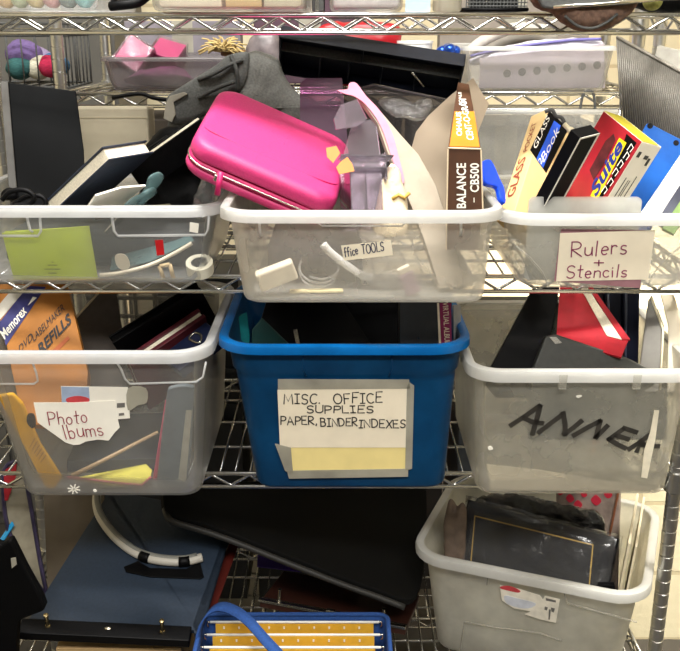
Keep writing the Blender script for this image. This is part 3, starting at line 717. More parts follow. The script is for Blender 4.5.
b = mb(); printed_px(b, Ft, 'OHAUS', (462, 137), (461, 113), (456.5, 137), bold=.02, z=.0018); printed_px(b, Ft, 'CENT-O-GRAM', (474, 141), (466, 100), (467, 141), bold=.01, z=.0018); printed_px(b, Ft, 'SCALE', (462, 106), (461, 93), (459, 106), bold=.01, z=.0018)
obj('lettering', b, M['paper'], r)
b = mb()
for p0, p1 in ((fr_[3], fr_[2]), (fr_[3], fr_[0]), (fr_[2], fr_[1])): b.tube([p0 + (p1 - p0) * .01, p1], .0012, 5)
obj('worn_edge', b, mat('bare_carton', '#d9c7a8', .9), r)
# blue clip over the rim
F = FR((484, 185, -.10), (506, 200, -.08), (482, 162))
r = thing('plastic_clip', 'bright blue plastic clip hooked over the rim beside the brown carton', 'clip', F)
obj('arm', mb().prism(F, pxs(F, s2([(482, 163), (489, 159), (494, 164), (500, 178), (505, 189), (506, 203), (501, 198), (498, 187), (488, 184), (484, 178)], 3)), -.008, 0), M['blueplastic'], r, bevel=.002)
# through the milky front
F = FR((262, 293, -.148), (299, 279, -.142), (255, 276, -.152))
r = thing('eraser', 'chunky cream block eraser on the bin floor, seen through milky plastic', 'eraser', F)
obj('block', mb().box(F, 0, F.w, 0, F.h, -.022, 0), M['cream_card'], r, bevel=.003)
F = FR((300, 284, -.12), (338, 284, -.10), (300, 262, -.06))
b = mb(); b.tube(smooth([F.p(*F.at(318 + (19 + k % 2) * math.cos(.7 * k), 272 + 16 * math.sin(.7 * k)), .0008 * k) for k in range(22)], 4, False), .0016, 6)
single('cable', 'thin clear cable coiled behind the cream block eraser', 'cable', b, M['clearsheet'], sm='all')
b = mb(); b.tube(smooth([W(x, y, -.10) for x, y in [(323, 244), (330, 252), (345, 264), (360, 274), (372, 278)]], 5, False), .006, 10)
single('glue_stick', 'long white stick slanting down behind the office tools slip', 'stick', b, M['white'], sm='all')
F = FR((352, 296, -.12), (412, 290, -.11), (350, 240, -.07))
r = thing('plastic_bag', 'crumpled clear packet behind the office tools slip', 'bag', F)
obj('body', mb().pillow(F, s2(pxs(F, [(346, 250), (372, 240), (400, 250), (410, 274), (408, 287), (380, 289), (356, 279)]), 4), [(.4, -.012), (.95, -.008), (1, 0), (.9, .006), (.4, .01)]), M['film'], r, sm='all', sub=2, disp=.012, dsize=.02)
F = FR((408, 297, -.148), (421, 291, -.145), (402, 276, -.15))
r = thing('eraser', 'small mauve eraser with a pale end under the slip', 'eraser', F)
obj('block', mb().box(F, 0, F.w, 0, F.h, -.014, 0), mat('mauve_rubber', '#a08296', .8), r, bevel=.0015)
obj('pale_end', mb().box(F, .001, F.w - .001, F.h, F.h + .010, -.013, -.001), M['cream_card'], r, bevel=.0015)
single('ruler', 'short flat ivory ruler on the bottom of the milky bin', 'ruler', mb().box(flat(-.075, -.135, Z2 + .006, 3), 0, .08, 0, .016, 0, .002), mat('ivory_rule', '#d9cc9c', .6))

# ---------------------------------------------------------------- right bin, second shelf
F = FR((513, 216, -.065), (544, 244, -.045), (547, 109))
w, h = F.w, F.h
r = thing('book_box', 'tan slipcase book with a black and blue label leaning in the rulers bin', 'book', F)
obj('case', mb().box(F, 0, w, 0, h, -.034, 0), M['tan'], r, bevel=.001)
card('black_panel', F, [(549, 111), (568, 129), (546, 173), (530, 150)], .001, M['blackmat'], r, z=.0010)
card('blue_panel', F, [(553.5, 121), (560, 126), (542.5, 168), (536, 159)], .001, mat('blue_print', '#1c55d4', .5), r, z=.0016)
b = mb(); printed_px(b, F, 'Book', (543, 163), (559, 131), (539, 158), z=.0020, shear=.2); printed_px(b, F, '2', (540, 165), (542, 161), (537, 161), z=.002); printed_px(b, F, 'GLASS', (535, 150), (549, 119), (532, 146), z=.002); 
obj('lettering', b, M['paper'], r)
b = mb()
for (x, y) in ((557, 158), (550, 172), (543, 187), (536, 200), (563, 148)):
    b.ribbon(F, pxs(F, [(x - 2, y + 4), (x + 3, y - 5), (x + 6, y - 2), (x + 1, y + 7), (x - 2, y + 4)]), .0007, .0007); b.ribbon(F, pxs(F, [(x, y + 3), (x + 3, y - 2)]), .0012, .0007)
obj('small_print', b, mat('brown_print', '#8a6a3c', .7), r)
Fl = Frame(F.p(0, 0, -.034), F.z * .034, F.y * h, False); Fl.z = -F.x
b = mb(); printed(b, Fl, 'GLASS', (.022, h * .20), (.022, h * .56), (.006, h * .20), bold=.01, z=.0012); printed(b, Fl, 'POCKET', (.020, h * .62), (.020, h * .9), (.010, h * .62), z=.0012)
obj('side_lettering', b, mat('rust_print', '#8e3b2a', .7), r)
F = FR((530, 232, -.06), (549, 226, -.035), (580, 138))
r = thing('book', 'black book with thin white borders behind the tan slipcase', 'book', F)
obj('cover', mb().box(F, 0, F.w, 0, F.h, -.02, 0), M['blackmat'], r, bevel=.0008)
b = mb(); 
for q in ((0, .003, 0, F.h), (F.w - .0035, F.w, 0, F.h), (0, F.w, F.h - .003, F.h)): b.box(F, *q, 0, .0006)
obj('white_border', b, M['paper'], r)
b = mb(); b.tube(smooth([W(x, y, .035) for x, y in [(564, 124), (570, 130), (577, 136), (584, 147)]], 4, False), [.004] * 4 + [.006] * 9, 8)
single('stapler_handle', 'ivory plastic handle poking up behind the tan slipcase', 'handle', b, mat('ivory_plastic', '#ddd3b4', .4), sm='all')
b = mb(); b.tube(smooth([W(x, y, .05) for x, y in [(545, 112), (552, 110), (556, 116), (562, 118), (566, 128)]], 4, False), .003, 6)
single('key_chain', 'dark metal chain lying over the top of the tan slipcase', 'chain', b, M['greydk'], sm='all')
F = FR((554, 196, .055), (588, 229, -.03), (604, 111))
w, h = F.w, F.h
r = thing('software_box', 'red and yellow software carton tilted in the rulers bin', 'box', F)
obj('box', mb().box(F, 0, w, 0, h, -.044, 0), mat('cream_carton', '#efe8d8', .5, noise=20, var=.04), r, bevel=.0008)
obj('front_print', mb().box(F, .0005, w - .0005, .0005, h - .0005, 0, .0006), mat('crimson_print', '#9c1a26', .4, noise=14, var=.35), r)
obj('top_print', mb().box(F, .0005, w - .0005, h, h + .0006, -.0395, -.0005), mat('olive_yellow_print', '#a79a1e', .4), r)
card('black_splash', F, [(627, 134), (637, 143), (607, 192), (601, 199), (597, 199), (612, 178)], .0006, M['blackmat'], r, z=.0012)
card('yellow_panel', F, [(620, 138), (627, 143), (612, 172), (598, 200), (591, 196), (604, 170)], .0006, mat('bright_yellow_print', '#f3d21a', .4), r, z=.0016)
card('dark_photo_print', F, [(590, 170), (606, 141), (614, 134), (616, 140), (604, 165), (594, 180)], .0006, mat('dark_print', '#4a1a1c', .4, noise=60, var=.6), r, z=.0012)
b = mb(); printed_px(b, F, 'Suite', (597, 198), (625, 146), (590, 190), bold=.03, shear=.2, z=.0022); obj('lettering', b, mat('deep_blue_print', '#182c80', .5), r)
b = mb()
for k, (x, y) in enumerate(((604, 190), (610, 182), (615, 172), (620, 164), (626, 156), (630, 148))): b.ribbon(F, pxs(F, [(x - 2, y + 2), (x + 2, y - 4), (x + 4, y), (x + 1, y + 4)]), .0014, .0018)
obj('white_lettering', b, M['paper'], r)
Fr = Frame(F.p(w, 0, 0), -F.z * .04, F.y * h, False); Fr.z = F.x
b = mb()
for (x, y0, y1, t) in ((.012, .35, .62, .0016), (.019, .36, .60, .0012), (.023, .36, .60, .0012), (.031, .30, .66, .0014), (.008, .26, .30, .001)):
    for k in range(9):
        a0 = y0 + (y1 - y0) * k / 9; b.ribbon(Fr, [(x, a0 * h), (x, (a0 + (y1 - y0) / 12) * h)], t, .0008)
b.box(Fr, .022, .03, h * .84, h * .88, 0, .0008); b.box(Fr, .006, .012, h * .84, h * .9, 0, .0005); b.box(Fr, .032, .037, h * .78, h * .86, 0, .0005)
obj('small_print', b, mat('charcoal_print', '#3c3a38', .6), r)
F = FR((606, 204, .085), (652, 228, .07), (645, 121, .15))
r = thing('clipboard', 'blue translucent clipboard with two holes behind the software carton', 'clipboard', F)
obj('board', mb().prism(F, rrect(0, F.w, -.02, F.h, .006, 3), -.004, 0), plastic('blue_board_plastic', '#1e78d8', .8, tint='#4aa0f0', gloss=.7), r)
for q in ((650, 126), (676, 143)):
    x, y = F.at(*q); b = mb().lathe(Frame(F.p(x, y, 0), F.x, F.y), [(.0001, 0), (.005, 0), (.005, .0006), (.0001, .0006)], 16)
    obj('hole', b, M['blackmat'], r)
for q, n_ in (((638, 214, .03), 0),):
    F = FR((640, 214, .05), (656, 224, .04), (686, 142, .10))
    book('book', 'white book edge-on behind the blue clipboard', F, F.w, F.h, .012, M['white'], M['pages'], spine='x1')
F = FR((656, 222, .02), (668, 228, .01), (694, 160, .07))
slab('notebook', 'dark indigo notebook beside the white book', 'notebook', F, F.w, F.h, .012, M['darkblue'])
F = FR((662, 228, -.02), (674, 234, -.03), (700, 176, .03))
slab('ruler_board', 'green edged board at the right end of the rulers bin', 'board', F, F.w, F.h, .008, mat('green_board', '#5d7a34', .6))
for k in range(4):  # these slabs are clear plastic lids standing on edge
    F = FR((524, 280, -.085 + .006 * k), (634, 280, -.085 + .006 * k), (522, 197 + k * 1.6, -.086 + .006 * k))
    r = single('plastic_lid', 'clear plastic lid standing upright behind the rulers and stencils card', 'panel', mb().prism(F, rrect(0, F.w * 1.0, 0, F.h, .008, 4), -.003, 0), plastic('lid_plastic', '#f4f4ee', .42, gloss=.8), group='clear lids in the rulers bin')
# ================================================================ third shelf: contents of the photo bin
F = FR((-6, 440, -.085), (84, 440, -.07), (-10, 288, .06))
r = thing('label_refill_box', 'amber and navy carton of labelmaker refills standing at the left of the photo bin', 'box', F)
obj('box', mb().prism(F, pxs(F, [(24, 425), (8, 354), (6, 338), (-4, 308), (0, 284), (67, 284), (78, 330), (88, 372), (84, 425)]), -.035, 0), mat('amber_refill_carton', '#a8680a', .55, noise=30, var=.08), r, bevel=.0008)
card('navy_band', F, [(4, 338), (-4, 326), (0, 322), (28, 286), (46, 287), (6, 346)], .0006, mat('navy_print', '#1a1a66', .5, noise=20), r, z=.0009)
card('white_band', F, [(-9, 318), (-3, 324), (0, 320), (29, 286), (16, 285), (0, 304)], .0006, mat('grey_white_print', '#c9c4b8', .6), r, z=.0013)
b = mb(); printed_px(b, F, 'Memorex', (5, 340), (28, 312), (-1, 333), bold=.02, shear=.2, z=.002); b.prism(F, pxs(F, [(28, 306), (33, 297), (37, 298)]), .0014, .002)
obj('brand_lettering', b, M['paper'], r)
b = mb(); printed_px(b, F, 'DVD', (20, 354), (33, 340), (19, 346), z=.002); printed_px(b, F, 'LABELMAKER', (34, 342), (65, 310), (32, 335), z=.002); printed_px(b, F, 'REFILLS', (41, 356), (72, 323), (38, 345), bold=.03, z=.002)
obj('lettering', b, M['ink_black'], r)
card('rust_strip', F, [(53, 350), (68, 336), (70, 339), (56, 353)], .0006, mat('rust_band', '#a8521c', .6), r, z=.0012)
F = FR((70, 420, .10), (130, 420, .14), (72, 290, .16))
r = thing('hanging_folder', 'grey brown folder standing behind the refill carton', 'folder', F)
obj('leaf', mb().prism(F, pxs(F, [(72, 420), (70, 330), (74, 318), (101, 290), (116, 290), (124, 340), (130, 420)]), -.004, 0), mat('taupe_board', '#57504a', .7), r)
obj('tab_edge', mb().tube([F.p(*F.at(x, y), .001) for x, y in [(72, 322), (100, 291)]], .0022, 6), M['cream'], r, sm='all')
def edge_album(label, o, u, vpx, tcov, tpg, depth, cov, pg):
    O_ = W(*o); F = Frame(O_, W(*u) - O_, V((0, .80, .60))); w = F.w
    r = thing('photo_album', label, 'photo album', F)
    obj('lower_cover', mb().box(F, 0, w, 0, tcov, -depth, .002), cov, r, bevel=.001)
    obj('page_block', mb().box(F, .002, w - .003, tcov + .0003, tcov + tpg - .0003, -depth + .004, -.001), pg, r)
    obj('upper_cover', mb().box(F, 0, w, tcov + tpg, 2 * tcov + tpg, -depth, .002), cov, r, bevel=.001)
    return r
edge_album('maroon album with cream pages, lying aslant under the black album', (132, 367, .05), (206, 317, .13), (128, 356), .008, .009, .15, M['maroon'], M['pages'])
edge_album('black album uppermost of the slanting stack in the photo bin', (113, 344, .08), (201, 289, .14), (112, 342), .004, .012, .14, M['black'], M['blackmat'])
F = FR((168, 362, .04), (226, 318, .10), (176, 330, .12))
r = thing('ring_binder', 'dark navy ring binder tucked in the right corner of the photo bin', 'binder', F)
obj('cover', mb().box(F, 0, F.w * .78, -.04, .03, -.02, 0), M['darkblue'], r, bevel=.002)
obj('ring', mb().tube([F.p(*F.at(*q), .003) for q in s2([(190, 340), (196, 334), (202, 337), (200, 344)], 4)], .0022, 6, True), M['metal'], r, sm='all')
# seen through its front wall
F = FR((2, 486, -.088), (66, 486, -.084), (0, 395, -.095))
r = thing('envelope', 'golden yellow card folder pressed against the smoky front wall', 'folder', F)
obj('leaf', mb().prism(F, pxs(F, [(-3, 396), (12, 394), (22, 404), (40, 445), (62, 479), (53, 490), (45, 488), (20, 440), (0, 402)]), -.010, 0), M['yellow'], r, bevel=.003)
obj('black_oval', mb().prism(F, pxs(F, s2([(28, 414), (34, 414), (36, 424), (32, 428), (27, 422)])), .0002, .0008), M['blackmat'], r)
b = mb()
for k in range(6): b.ribbon(F, pxs(F, [(30 + 2.2 * k, 447 + 3 * k), (35 + 2.2 * k, 438 + 3.4 * k)]), .0012, .0008)
obj('small_print', b, mat('amber_print', '#b9821a', .6), r)
F = FR((70, 486, -.080), (150, 486, -.076), (70, 460, -.02))
r = thing('pocket_folder', 'green yellow folder with a pink edge on the floor of the photo bin', 'folder', F)
card('leaf', F, [(74, 478), (146, 464), (152, 470), (150, 478), (140, 484), (110, 484)], .004, mat('lime_yellow_card', '#d9cf52', .6), r)
obj('pink_edge', mb().tube([F.p(*F.at(x, y), .002) for x, y in [(68, 478), (120, 484), (142, 486), (151, 478)]], .0022, 6), mat('pink_edge', '#e0647e', .6), r, sm='all')
b = mb(); b.tube([W(72, 476, -.075), W(100, 462, -.06), W(158, 432, -.02)], [.0045, .0035, .003], 8)
single('paint_brush', 'long wooden brush handle slanting behind the smoky front wall', 'brush', b, mat('pale_wood', '#b79a76', .5, noise=30), sm='all')
F = FR((156, 488, -.086), (199, 488, -.083), (166, 388, -.09))
r = thing('document_case', 'grey blue plastic document case standing at the right of the photo bin', 'case', F)
obj('shell', mb().prism(F, pxs(F, s2([(166, 400), (171, 388), (192, 387), (194, 400), (187, 483), (170, 485), (158, 481), (158, 470)], 3)), -.012, 0), mat('slate_blue_plastic', '#70787e', .5), r, bevel=.002)
obj('pale_band', mb().prism(F, pxs(F, [(186, 410), (192, 410), (186, 482), (178, 482)]), .0002, .001), mat('pale_grey_band', '#b6b2a4', .6), r)
F = FR((153, 480, -.074), (159, 480, -.07), (158, 400, -.07))
slab('card_sheet', 'thin pink card standing beside the grey blue document case', 'card', F, max(F.w, .006), F.h, .003, mat('rose_card', '#cf4f6e', .6))
F = flat(-.47, -.02, Z3 + .030, 4)
slab('ring_binder', 'dark slate binder lying flat on the floor of the photo bin', 'binder', F, .17, .20, .022, mat('slate_binder', '#272d38', .5))

# ================================================================ contents of the blue bin
def lean(nm, label, cat, poly, o, u, v, t, m, bevel=.0015):
    F = FR(o, u, v); r = thing(nm, label, cat, F)
    obj('cover', mb().prism(F, pxs(F, poly), -t, 0), m, r, bevel=bevel); return r, F
r, F = lean('photo_album', 'large black album slanting across the blue bin', 'photo album', [(262, 400), (258, 330), (268, 296), (340, 296), (372, 345), (380, 400)], (262, 400, -.02), (380, 400, .02), (262, 296, .10), .02, M['black'])
obj('foil_strip', mb().prism(F, pxs(F, [(293, 330), (297, 329), (300, 344), (296, 345)]), 0, .001), M['metal'], r)
r, F = lean('photo_album', 'second black album behind the slanting one in the blue bin', 'photo album', [(320, 400), (330, 292), (398, 292), (398, 400)], (320, 400, .10), (398, 400, .08), (330, 292, .18), .022, M['blackmat'])
lean('tote_bag', 'teal folded bag against the left wall of the blue bin', 'bag', [(238, 356), (236, 335), (238, 318), (247, 312), (250, 335), (249, 356)], (232, 380, .04), (248, 380, .06), (232, 312, .10), .02, mat('teal_cloth', '#0e8a90', .7, noise=120, bump=.3))
lean('pocket_folder', 'dark green folder beside the teal bag in the blue bin', 'folder', [(250, 390), (252, 330), (262, 318), (290, 345), (290, 390)], (250, 390, -.045), (290, 390, -.04), (252, 318, -.03), .004, mat('bottle_green', '#0c3a38', .5))
r, F = lean('photo_album_box', 'slate photo album box with a magenta lettered strip in the blue bin', 'box', [(400, 358), (400, 302), (452, 302), (449, 358)], (400, 400, -.05), (452, 400, -.05), (400, 302, -.03), .05, mat('slate_box', '#26292d', .6))
card('white_line', F, [(437, 303), (439, 303), (442, 360), (439.5, 360)], .0006, M['cream_card'], r, z=.0009)
card('magenta_strip', F, [(439.5, 303), (451, 303), (452, 360), (442, 360)], .0006, mat('magenta_print', '#8e1e56', .5), r, z=.0009)
b = mb(); printed_px(b, F, 'VIRTUAL ALBUM', (442.5, 302), (444.5, 345), (448, 302), bold=.01, z=.0018); obj('lettering', b, M['cream_card'], r)
b = mb(); b.prism(F, pxs(F, [(417, 338), (418.5, 336), (419.5, 339)]), .0002, .001); obj('scuff', b, M['metal'], r)
lean('card_sheet', 'stiff grey board beside the magenta lettered box', 'card', [(456, 356), (454, 305), (461, 305), (462, 356)], (456, 356, -.01), (462, 356, .01), (454, 305, .02), .004, mat('mid_grey_board', '#8a8c8c', .7))

# ================================================================ contents of the annex bin
r, F = lean('binder', 'big black binder slanting at the left of the annex bin', 'binder', [(486, 376), (534, 286), (560, 286), (552, 330), (540, 392), (500, 392)], (474, 392, -.05), (540, 392, -.04), (534, 286, .09), .03, M['blackmat'])
r, F = lean('binder', 'charcoal binder lying open with a white glare at its corner in the annex bin', 'binder', [(530, 440), (532, 372), (546, 336), (556, 334), (628, 358), (668, 378), (668, 440)], (530, 440, -.08), (668, 440, -.08), (546, 336, -.02), .022, mat('charcoal_cover', '#2f302c', .45, noise=90, bump=.15), .003)
obj('corner_glare', mb().prism(F, pxs(F, [(549, 337), (556, 337), (562, 343), (555, 344)]), 0, .0016), M['metal'], r)  # bright patch stands in for the glare on the cover
F = FR((566, 345, .0), (618, 356, -.04), (560, 285, .12))
r = thing('binder', 'red vinyl binder with white pages wedged behind the charcoal binder', 'binder', F)
card('cover', F, [(556, 345), (560, 286), (580, 286), (606, 336), (628, 341), (621, 358), (600, 352)], .004, M['red'], r, z=.002)
card('page_block', F, [(581, 290), (588, 290), (622, 341), (607, 337)], .012, M['pages'], r, z=.0036)
card('back_cover', F, [(588, 288), (592, 288), (630, 341), (622, 341)], .004, M['red'], r, z=.0045)
for k, (p, lb) in enumerate((([(590, 288), (604, 288), (607, 400), (592, 400)], 'navy binder nearest the red binder in the annex bin'),
                             ([(606, 288), (622, 288), (622, 400), (609, 400)], 'navy binder in the middle of the dark row in the annex bin'),
                             ([(624, 288), (640, 288), (638, 400), (624, 400)], 'navy binder against the grey binder in the annex bin'))):
    F = FR((p[3][0], 400, .07 - .012 * k), (p[2][0], 400, .07 - .012 * k), (p[0][0] + 5, 288, .11 - .012 * k))
    r = thing('binder', lb, 'binder', F, 'navy binders in the annex bin')
    obj('cover', mb().prism(F, pxs(F, p), -.09, 0), mat('navy_vinyl', '#161c30', .35), r, bevel=.002)
    obj('edge_strip', mb().tube([F.p(*F.at(p[0][0] + 2, 290), .001), F.p(*F.at(p[3][0] + 1, 390), .001)], .0022, 6), mat('grey_blue_edge', '#4e566a', .4), r, sm='all')
F = FR((640, 400, -.06), (668, 400, -.07), (650, 292, .06))
r = thing('binder', 'grey binder with a pale edge at the right end of the annex bin', 'binder', F)
obj('cover', mb().prism(F, pxs(F, [(636, 392), (648, 300), (652, 294), (664, 325), (660, 392)]), -.05, 0), mat('warm_grey_vinyl', '#5d5a54', .5), r, bevel=.002)
obj('edge_strip', mb().tube([F.p(*F.at(x, y), .001) for x, y in [(660, 390), (663, 330), (651, 297)]], .002, 6), M['cream'], r, sm='all')
F = FR((676, 400, -.045), (700, 400, -.06), (660, 290, .08))
r = thing('document_box', 'cream box file leaning against the end of the annex bin', 'box', F)
obj('box', mb().prism(F, pxs(F, [(667, 392), (668, 326), (660, 294), (674, 294), (684, 330), (680, 392)]), -.03, 0), M['cream_card'], r, bevel=.002)
r, F = lean('gift_wrap', 'glossy floral sheet between the black and red binders', 'paper', [(538, 345), (534, 292), (556, 290), (566, 345)], (538, 345, .06), (566, 345, .04), (534, 290, .12), .002, plastic('floral_film', '#59625a', .85, rough=.15, gloss=1.2, bump=.6))
r, F = lean('paper_stack', 'cream papers lying on the floor of the annex bin', 'paper', [(486, 464), (540, 470), (600, 480), (664, 489), (664, 491), (490, 490)], (486, 488, -.083), (668, 488, -.083), (486, 466, -.075), .004, M['cream_card'])

# ================================================================ contents of the frosted bin
F = FR((452, 566, .15), (604, 610, .02), (463, 498, .215))
r = thing('photo_album', 'black album with a gold line border wrapped in clear film', 'photo album', F)
obj('cover', mb().box(F, 0, F.w, -.01, F.h, -.022, 0), M['black'], r, bevel=.003)
b = mb(); q = pxs(F, [(471, 562), (475, 516), (593, 545), (588, 600)])
for i in range(3): b.ribbon(F, [q[i], q[i + 1]], .0022, .0012, .001)
obj('gold_border', b, mat('gold_foil', '#c9a652', .35, .7), r)
b = mb(); w, h = F.w, F.h; rd = random.Random(3)
nx, ny = 22, 12; vs = []
for j in range(ny + 1):
    for i in range(nx + 1):
        x = -.006 + (w + .012) * i / nx; y = -.012 + (h + .018) * j / ny
        edge = (i in (0, nx)) or j == ny
        vs.append((x + rd.uniform(-.002, .002), y + rd.uniform(-.002, .002), (.004 + rd.uniform(0, .004)) if not edge else -.008))
n1 = nx + 1; fs = [(j * n1 + i, j * n1 + i + 1, (j + 1) * n1 + i + 1, (j + 1) * n1 + i) for j in range(ny) for i in range(nx)]
b.add([F.p(*q) for q in vs], fs)
o = obj('film_wrap', b, M['wrap'], r, sm='all')
md = o.modifiers.new('sol', 'SOLIDIFY'); md.thickness = .0004
xP = placeP((1, 0, 0)) - placeP((0, 0, 0)); yP = placeP((0, 1, 0)) - placeP((0, 0, 0))
F = Frame(placeP((.030, .085, .44)), xP, V((0, 0, 1)) + yP * .15)
r = thing('paper_bag', 'brown crumpled paper bag at the left end of the frosted bin', 'bag', F)
obj('body', mb().pillow(F, s2([(.0, .0), (-.006, .08), (-.012, .17), (-.004, .215), (.010, .200), (.024, .212), (.034, .16), (.034, .0)], 4), [(.7, -.03), (1, -.015), (1, 0), (.7, .006)]), mat('brown_paper', '#6c5c50', .7, noise=30, var=.4, bump=.5), r, sm='all', sub=1, disp=.008, dsize=.03)
F = FR((470, 530, .24), (618, 560, .10), (470, 486, .27))
r = thing('plastic_bag', 'crumpled black bag heaped behind the wrapped album', 'bag', F)
obj('body', mb().pillow(F, s2(pxs(F, [(474, 550), (472, 502), (500, 494), (540, 500), (576, 508), (600, 518), (596, 560)]), 5), [(.8, -.03), (1, -.018), (1, 0), (.75, .010)]), plastic('black_bag_film', '#17171a', .97, rough=.15, gloss=2.2, bump=1.0, bscale=45), r, sm='all', sub=2, disp=.02, dsize=.025)
F = FR((556, 600, .19), (622, 620, .13), (556, 480, .28))
r = thing('gift_box', 'grey box printed with red rosettes at the back of the frosted bin', 'box', F)
obj('box', mb().prism(F, pxs(F, [(556, 600), (556, 486), (620, 486), (616, 612)]), -.02, 0), mat('dusty_rose_print', '#8a7b74', .6, noise=40, var=.3), r, bevel=.001)
b = mb()
for (x, y, s) in ((596, 500, 5), (570, 498, 4), (584, 494, 3), (608, 494, 4), (578, 504, 4), (560, 492, 3)):
    b.prism(F, pxs(F, s2([(x - s, y), (x, y - s), (x + s * 1.1, y + 1), (x, y + s * 1.1)])), .0002, .001)
obj('rosette_print', b, mat('rosette_red', '#c0203c', .6), r)
obj('brown_edge', mb().box(F, *[q for q in (F.at(618, 500)[0] - .004, F.at(618, 500)[0])], F.at(612, 600)[1], F.at(618, 488)[1], .0003, .003), mat('brown_card_edge', '#7c4a2c', .8), r)
for x0, y0, y1, zt_, lb in ((.350, .06, .26, .66, 'cream board standing next to the rosette box'), (.362, .08, .28, .645, 'outer cream board against the right wall of the frosted bin')):
    F = Frame(placeP((x0, y0, Z4 + .008)), yP * (y1 - y0), V((0, 0, 1)) * (zt_ - Z4 - .008) + xP * .02, False); F.z = F.y.cross(F.x) if F.y.cross(F.x).dot(xP) > 0 else F.x.cross(F.y)
    r = thing('card_sheet', lb, 'card', F)
    obj('sheet', mb().box(F, 0, F.w, 0, F.h, 0, .004), M['cream'], r)
F = FR((600, 612, .01), (628, 612, .0), (600, 570, .03))
slab('power_adapter', 'small black block beside the right edge of the wrapped album', 'block', F, .03, .05, .02, M['blackmat'])

# ================================================================ lowest shelf
F = FR((50, 662, .0), (205, 662, .0), (50, 640, .01))
r = thing('carton', 'plain kraft carton underneath the big navy post binder', 'box', (-.36, .1, Z4))
obj('box', mb().box(flat(0, 0, 0), -.52, -.29, -.03, .26, Z4 + .001, .458), M['kraft'], r, bevel=.001)
F = FR((28, 624, -.035), (190, 631.7, -.035), (100, 498, .27))
w, h = F.w, F.h
r = thing('post_binder', 'big navy post binder with a black spine bar and chrome posts', 'binder', F)
Fp = F
obj('cover', mb().prism(F, pxs(F, s2([(30, 620), (34, 611), (104, 500), (112, 492), (225, 512), (230, 520), (193, 624), (189, 629), (34, 623)], 3)), -.010, 0), mat('navy_binder_cover', '#2a3748', .5, noise=160, var=.12, bump=.1), r, bevel=.002)
sb = obj('spine_bar', mb().box(F, -.012, w + .002, -.024, .008, -.014, .006), M['black'], r, bevel=.002)
for px in (47, 163):
    x, y = F.at(px, 632); g = Frame(F.p(x, -.006, .006), F.x, F.y, False); g.z = F.z
    obj('post', mb().lathe(g, [(.0001, 0), (.0055, 0), (.0045, .003), (.0035, .004), (.0035, .024), (.0045, .025), (.0045, .030), (.0001, .031)], 14), M['brass'], sb, sm=True)
x, y = F.at(108, 632)
obj('thumb_latch', mb().pillow(F, [(x + .007 * math.cos(k * .52), -.007 + .004 * math.sin(k * .52)) for k in range(12)], [(.9, .006), (1, .0075), (.6, .0095)]), M['metal'], sb, sm='all')
obj('lower_cover', mb().prism(F, pxs(F, [(31, 626), (104, 498), (226, 514), (188, 633)]), -.030, -.0245), M['black'], r, bevel=.002)
obj('page_block', mb().prism(F, pxs(F, [(36, 620), (107, 502), (220, 518), (186, 626)]), -.0243, -.0145), mat('grey_pages', '#8f8b80', .8, noise=300), r)
# curved handle lying on it
pts = [(98, 494), (97, 506), (100, 519), (108, 532), (120, 545), (135, 556), (150, 562), (168, 565), (186, 565), (202, 561)]
P3 = [Fp.p(*Fp.at(x, y), .0105) for x, y in pts]
r = thing('carrying_handle', 'curved white tubular handle with black clamps resting on the navy binder', 'handle', P3[-1])
S3 = smooth(P3, 5, False)
obj('tube', mb().tube(S3, .0088, 12), mat('bone_white_tube', '#c9c5bb', .4, noise=30, var=.05), r, sm='all')
b = mb(); b.tube([q + Fp.z * .003 + Fp.y * .004 for q in S3[:-2]], .0072, 10); obj('grey_lining', b, mat('grey_lining', '#85857f', .6), r, sm='all')
for i0, i1 in ((27, 31), (38, 42)):
    c = S3[i0:i1]
    cl = obj('clamp', mb().tube(c, .0106, 12), M['black'], r, sm='all')
q = pxs(Fp, [(124, 568), (138, 562), (150, 569), (186, 570), (200, 563), (204, 578), (200, 580), (150, 578), (126, 573)])
obj('base_plate', mb().prism(Fp, q, .0008, .004), M['black'], r, bevel=.001)
# mahogany binder
F = FR((186, 622, .02), (205, 622, .03), (216, 540, .2))
r = thing('binder', 'dark mahogany binder with its narrow edge showing beside the navy binder', 'binder', F)
obj('cover', mb().prism(F, pxs(F, [(198, 622), (232, 536), (242, 536), (216, 608), (212, 622)]), -.045, -.001), mat('mahogany', '#5a1c14', .4, noise=30, var=.2, stretch=(1, 1, 8)), r, bevel=.002)
# black portfolio case
F = FR((166, 512, .115), (428, 618, .03), (300, 478, .42))
r = thing('portfolio_case', 'large matte black portfolio case lying aslant under the blue bin', 'case', F)
pp = s2([(163, 498), (170, 514), (200, 522), (232, 533), (333, 573), (380, 590), (405, 599), (418, 594), (424, 570), (427, 520), (425, 482), (410, 476), (220, 482), (170, 484)], 3)
obj('shell', mb().prism(F, pxs(F, pp), -.016, 0), mat('black_nylon', '#070706', .8, noise=250, var=.25, bump=.2, spec=.2), r, bevel=.006)
b = mb(); b.tube([F.p(*F.at(x, y), -.008) for x, y in s2([(166, 506), (172, 517), (200, 526), (232, 537), (333, 577), (380, 594), (406, 604)], 3, False)], .006, 8)
obj('piping', b, mat('charcoal_piping', '#2c2b29', .6), r, sm='all')
F = FR((256, 575, .22), (336, 580, .17), (260, 545, .33))
r = thing('pocket_folder', 'purple folder peeking out beneath the black portfolio case', 'folder', F)
obj('leaf', mb().prism(F, pxs(F, [(257, 566), (259, 540), (300, 545), (340, 570), (334, 575)]), -.003, 0), mat('violet_card', '#3c1f8a', .5), r)
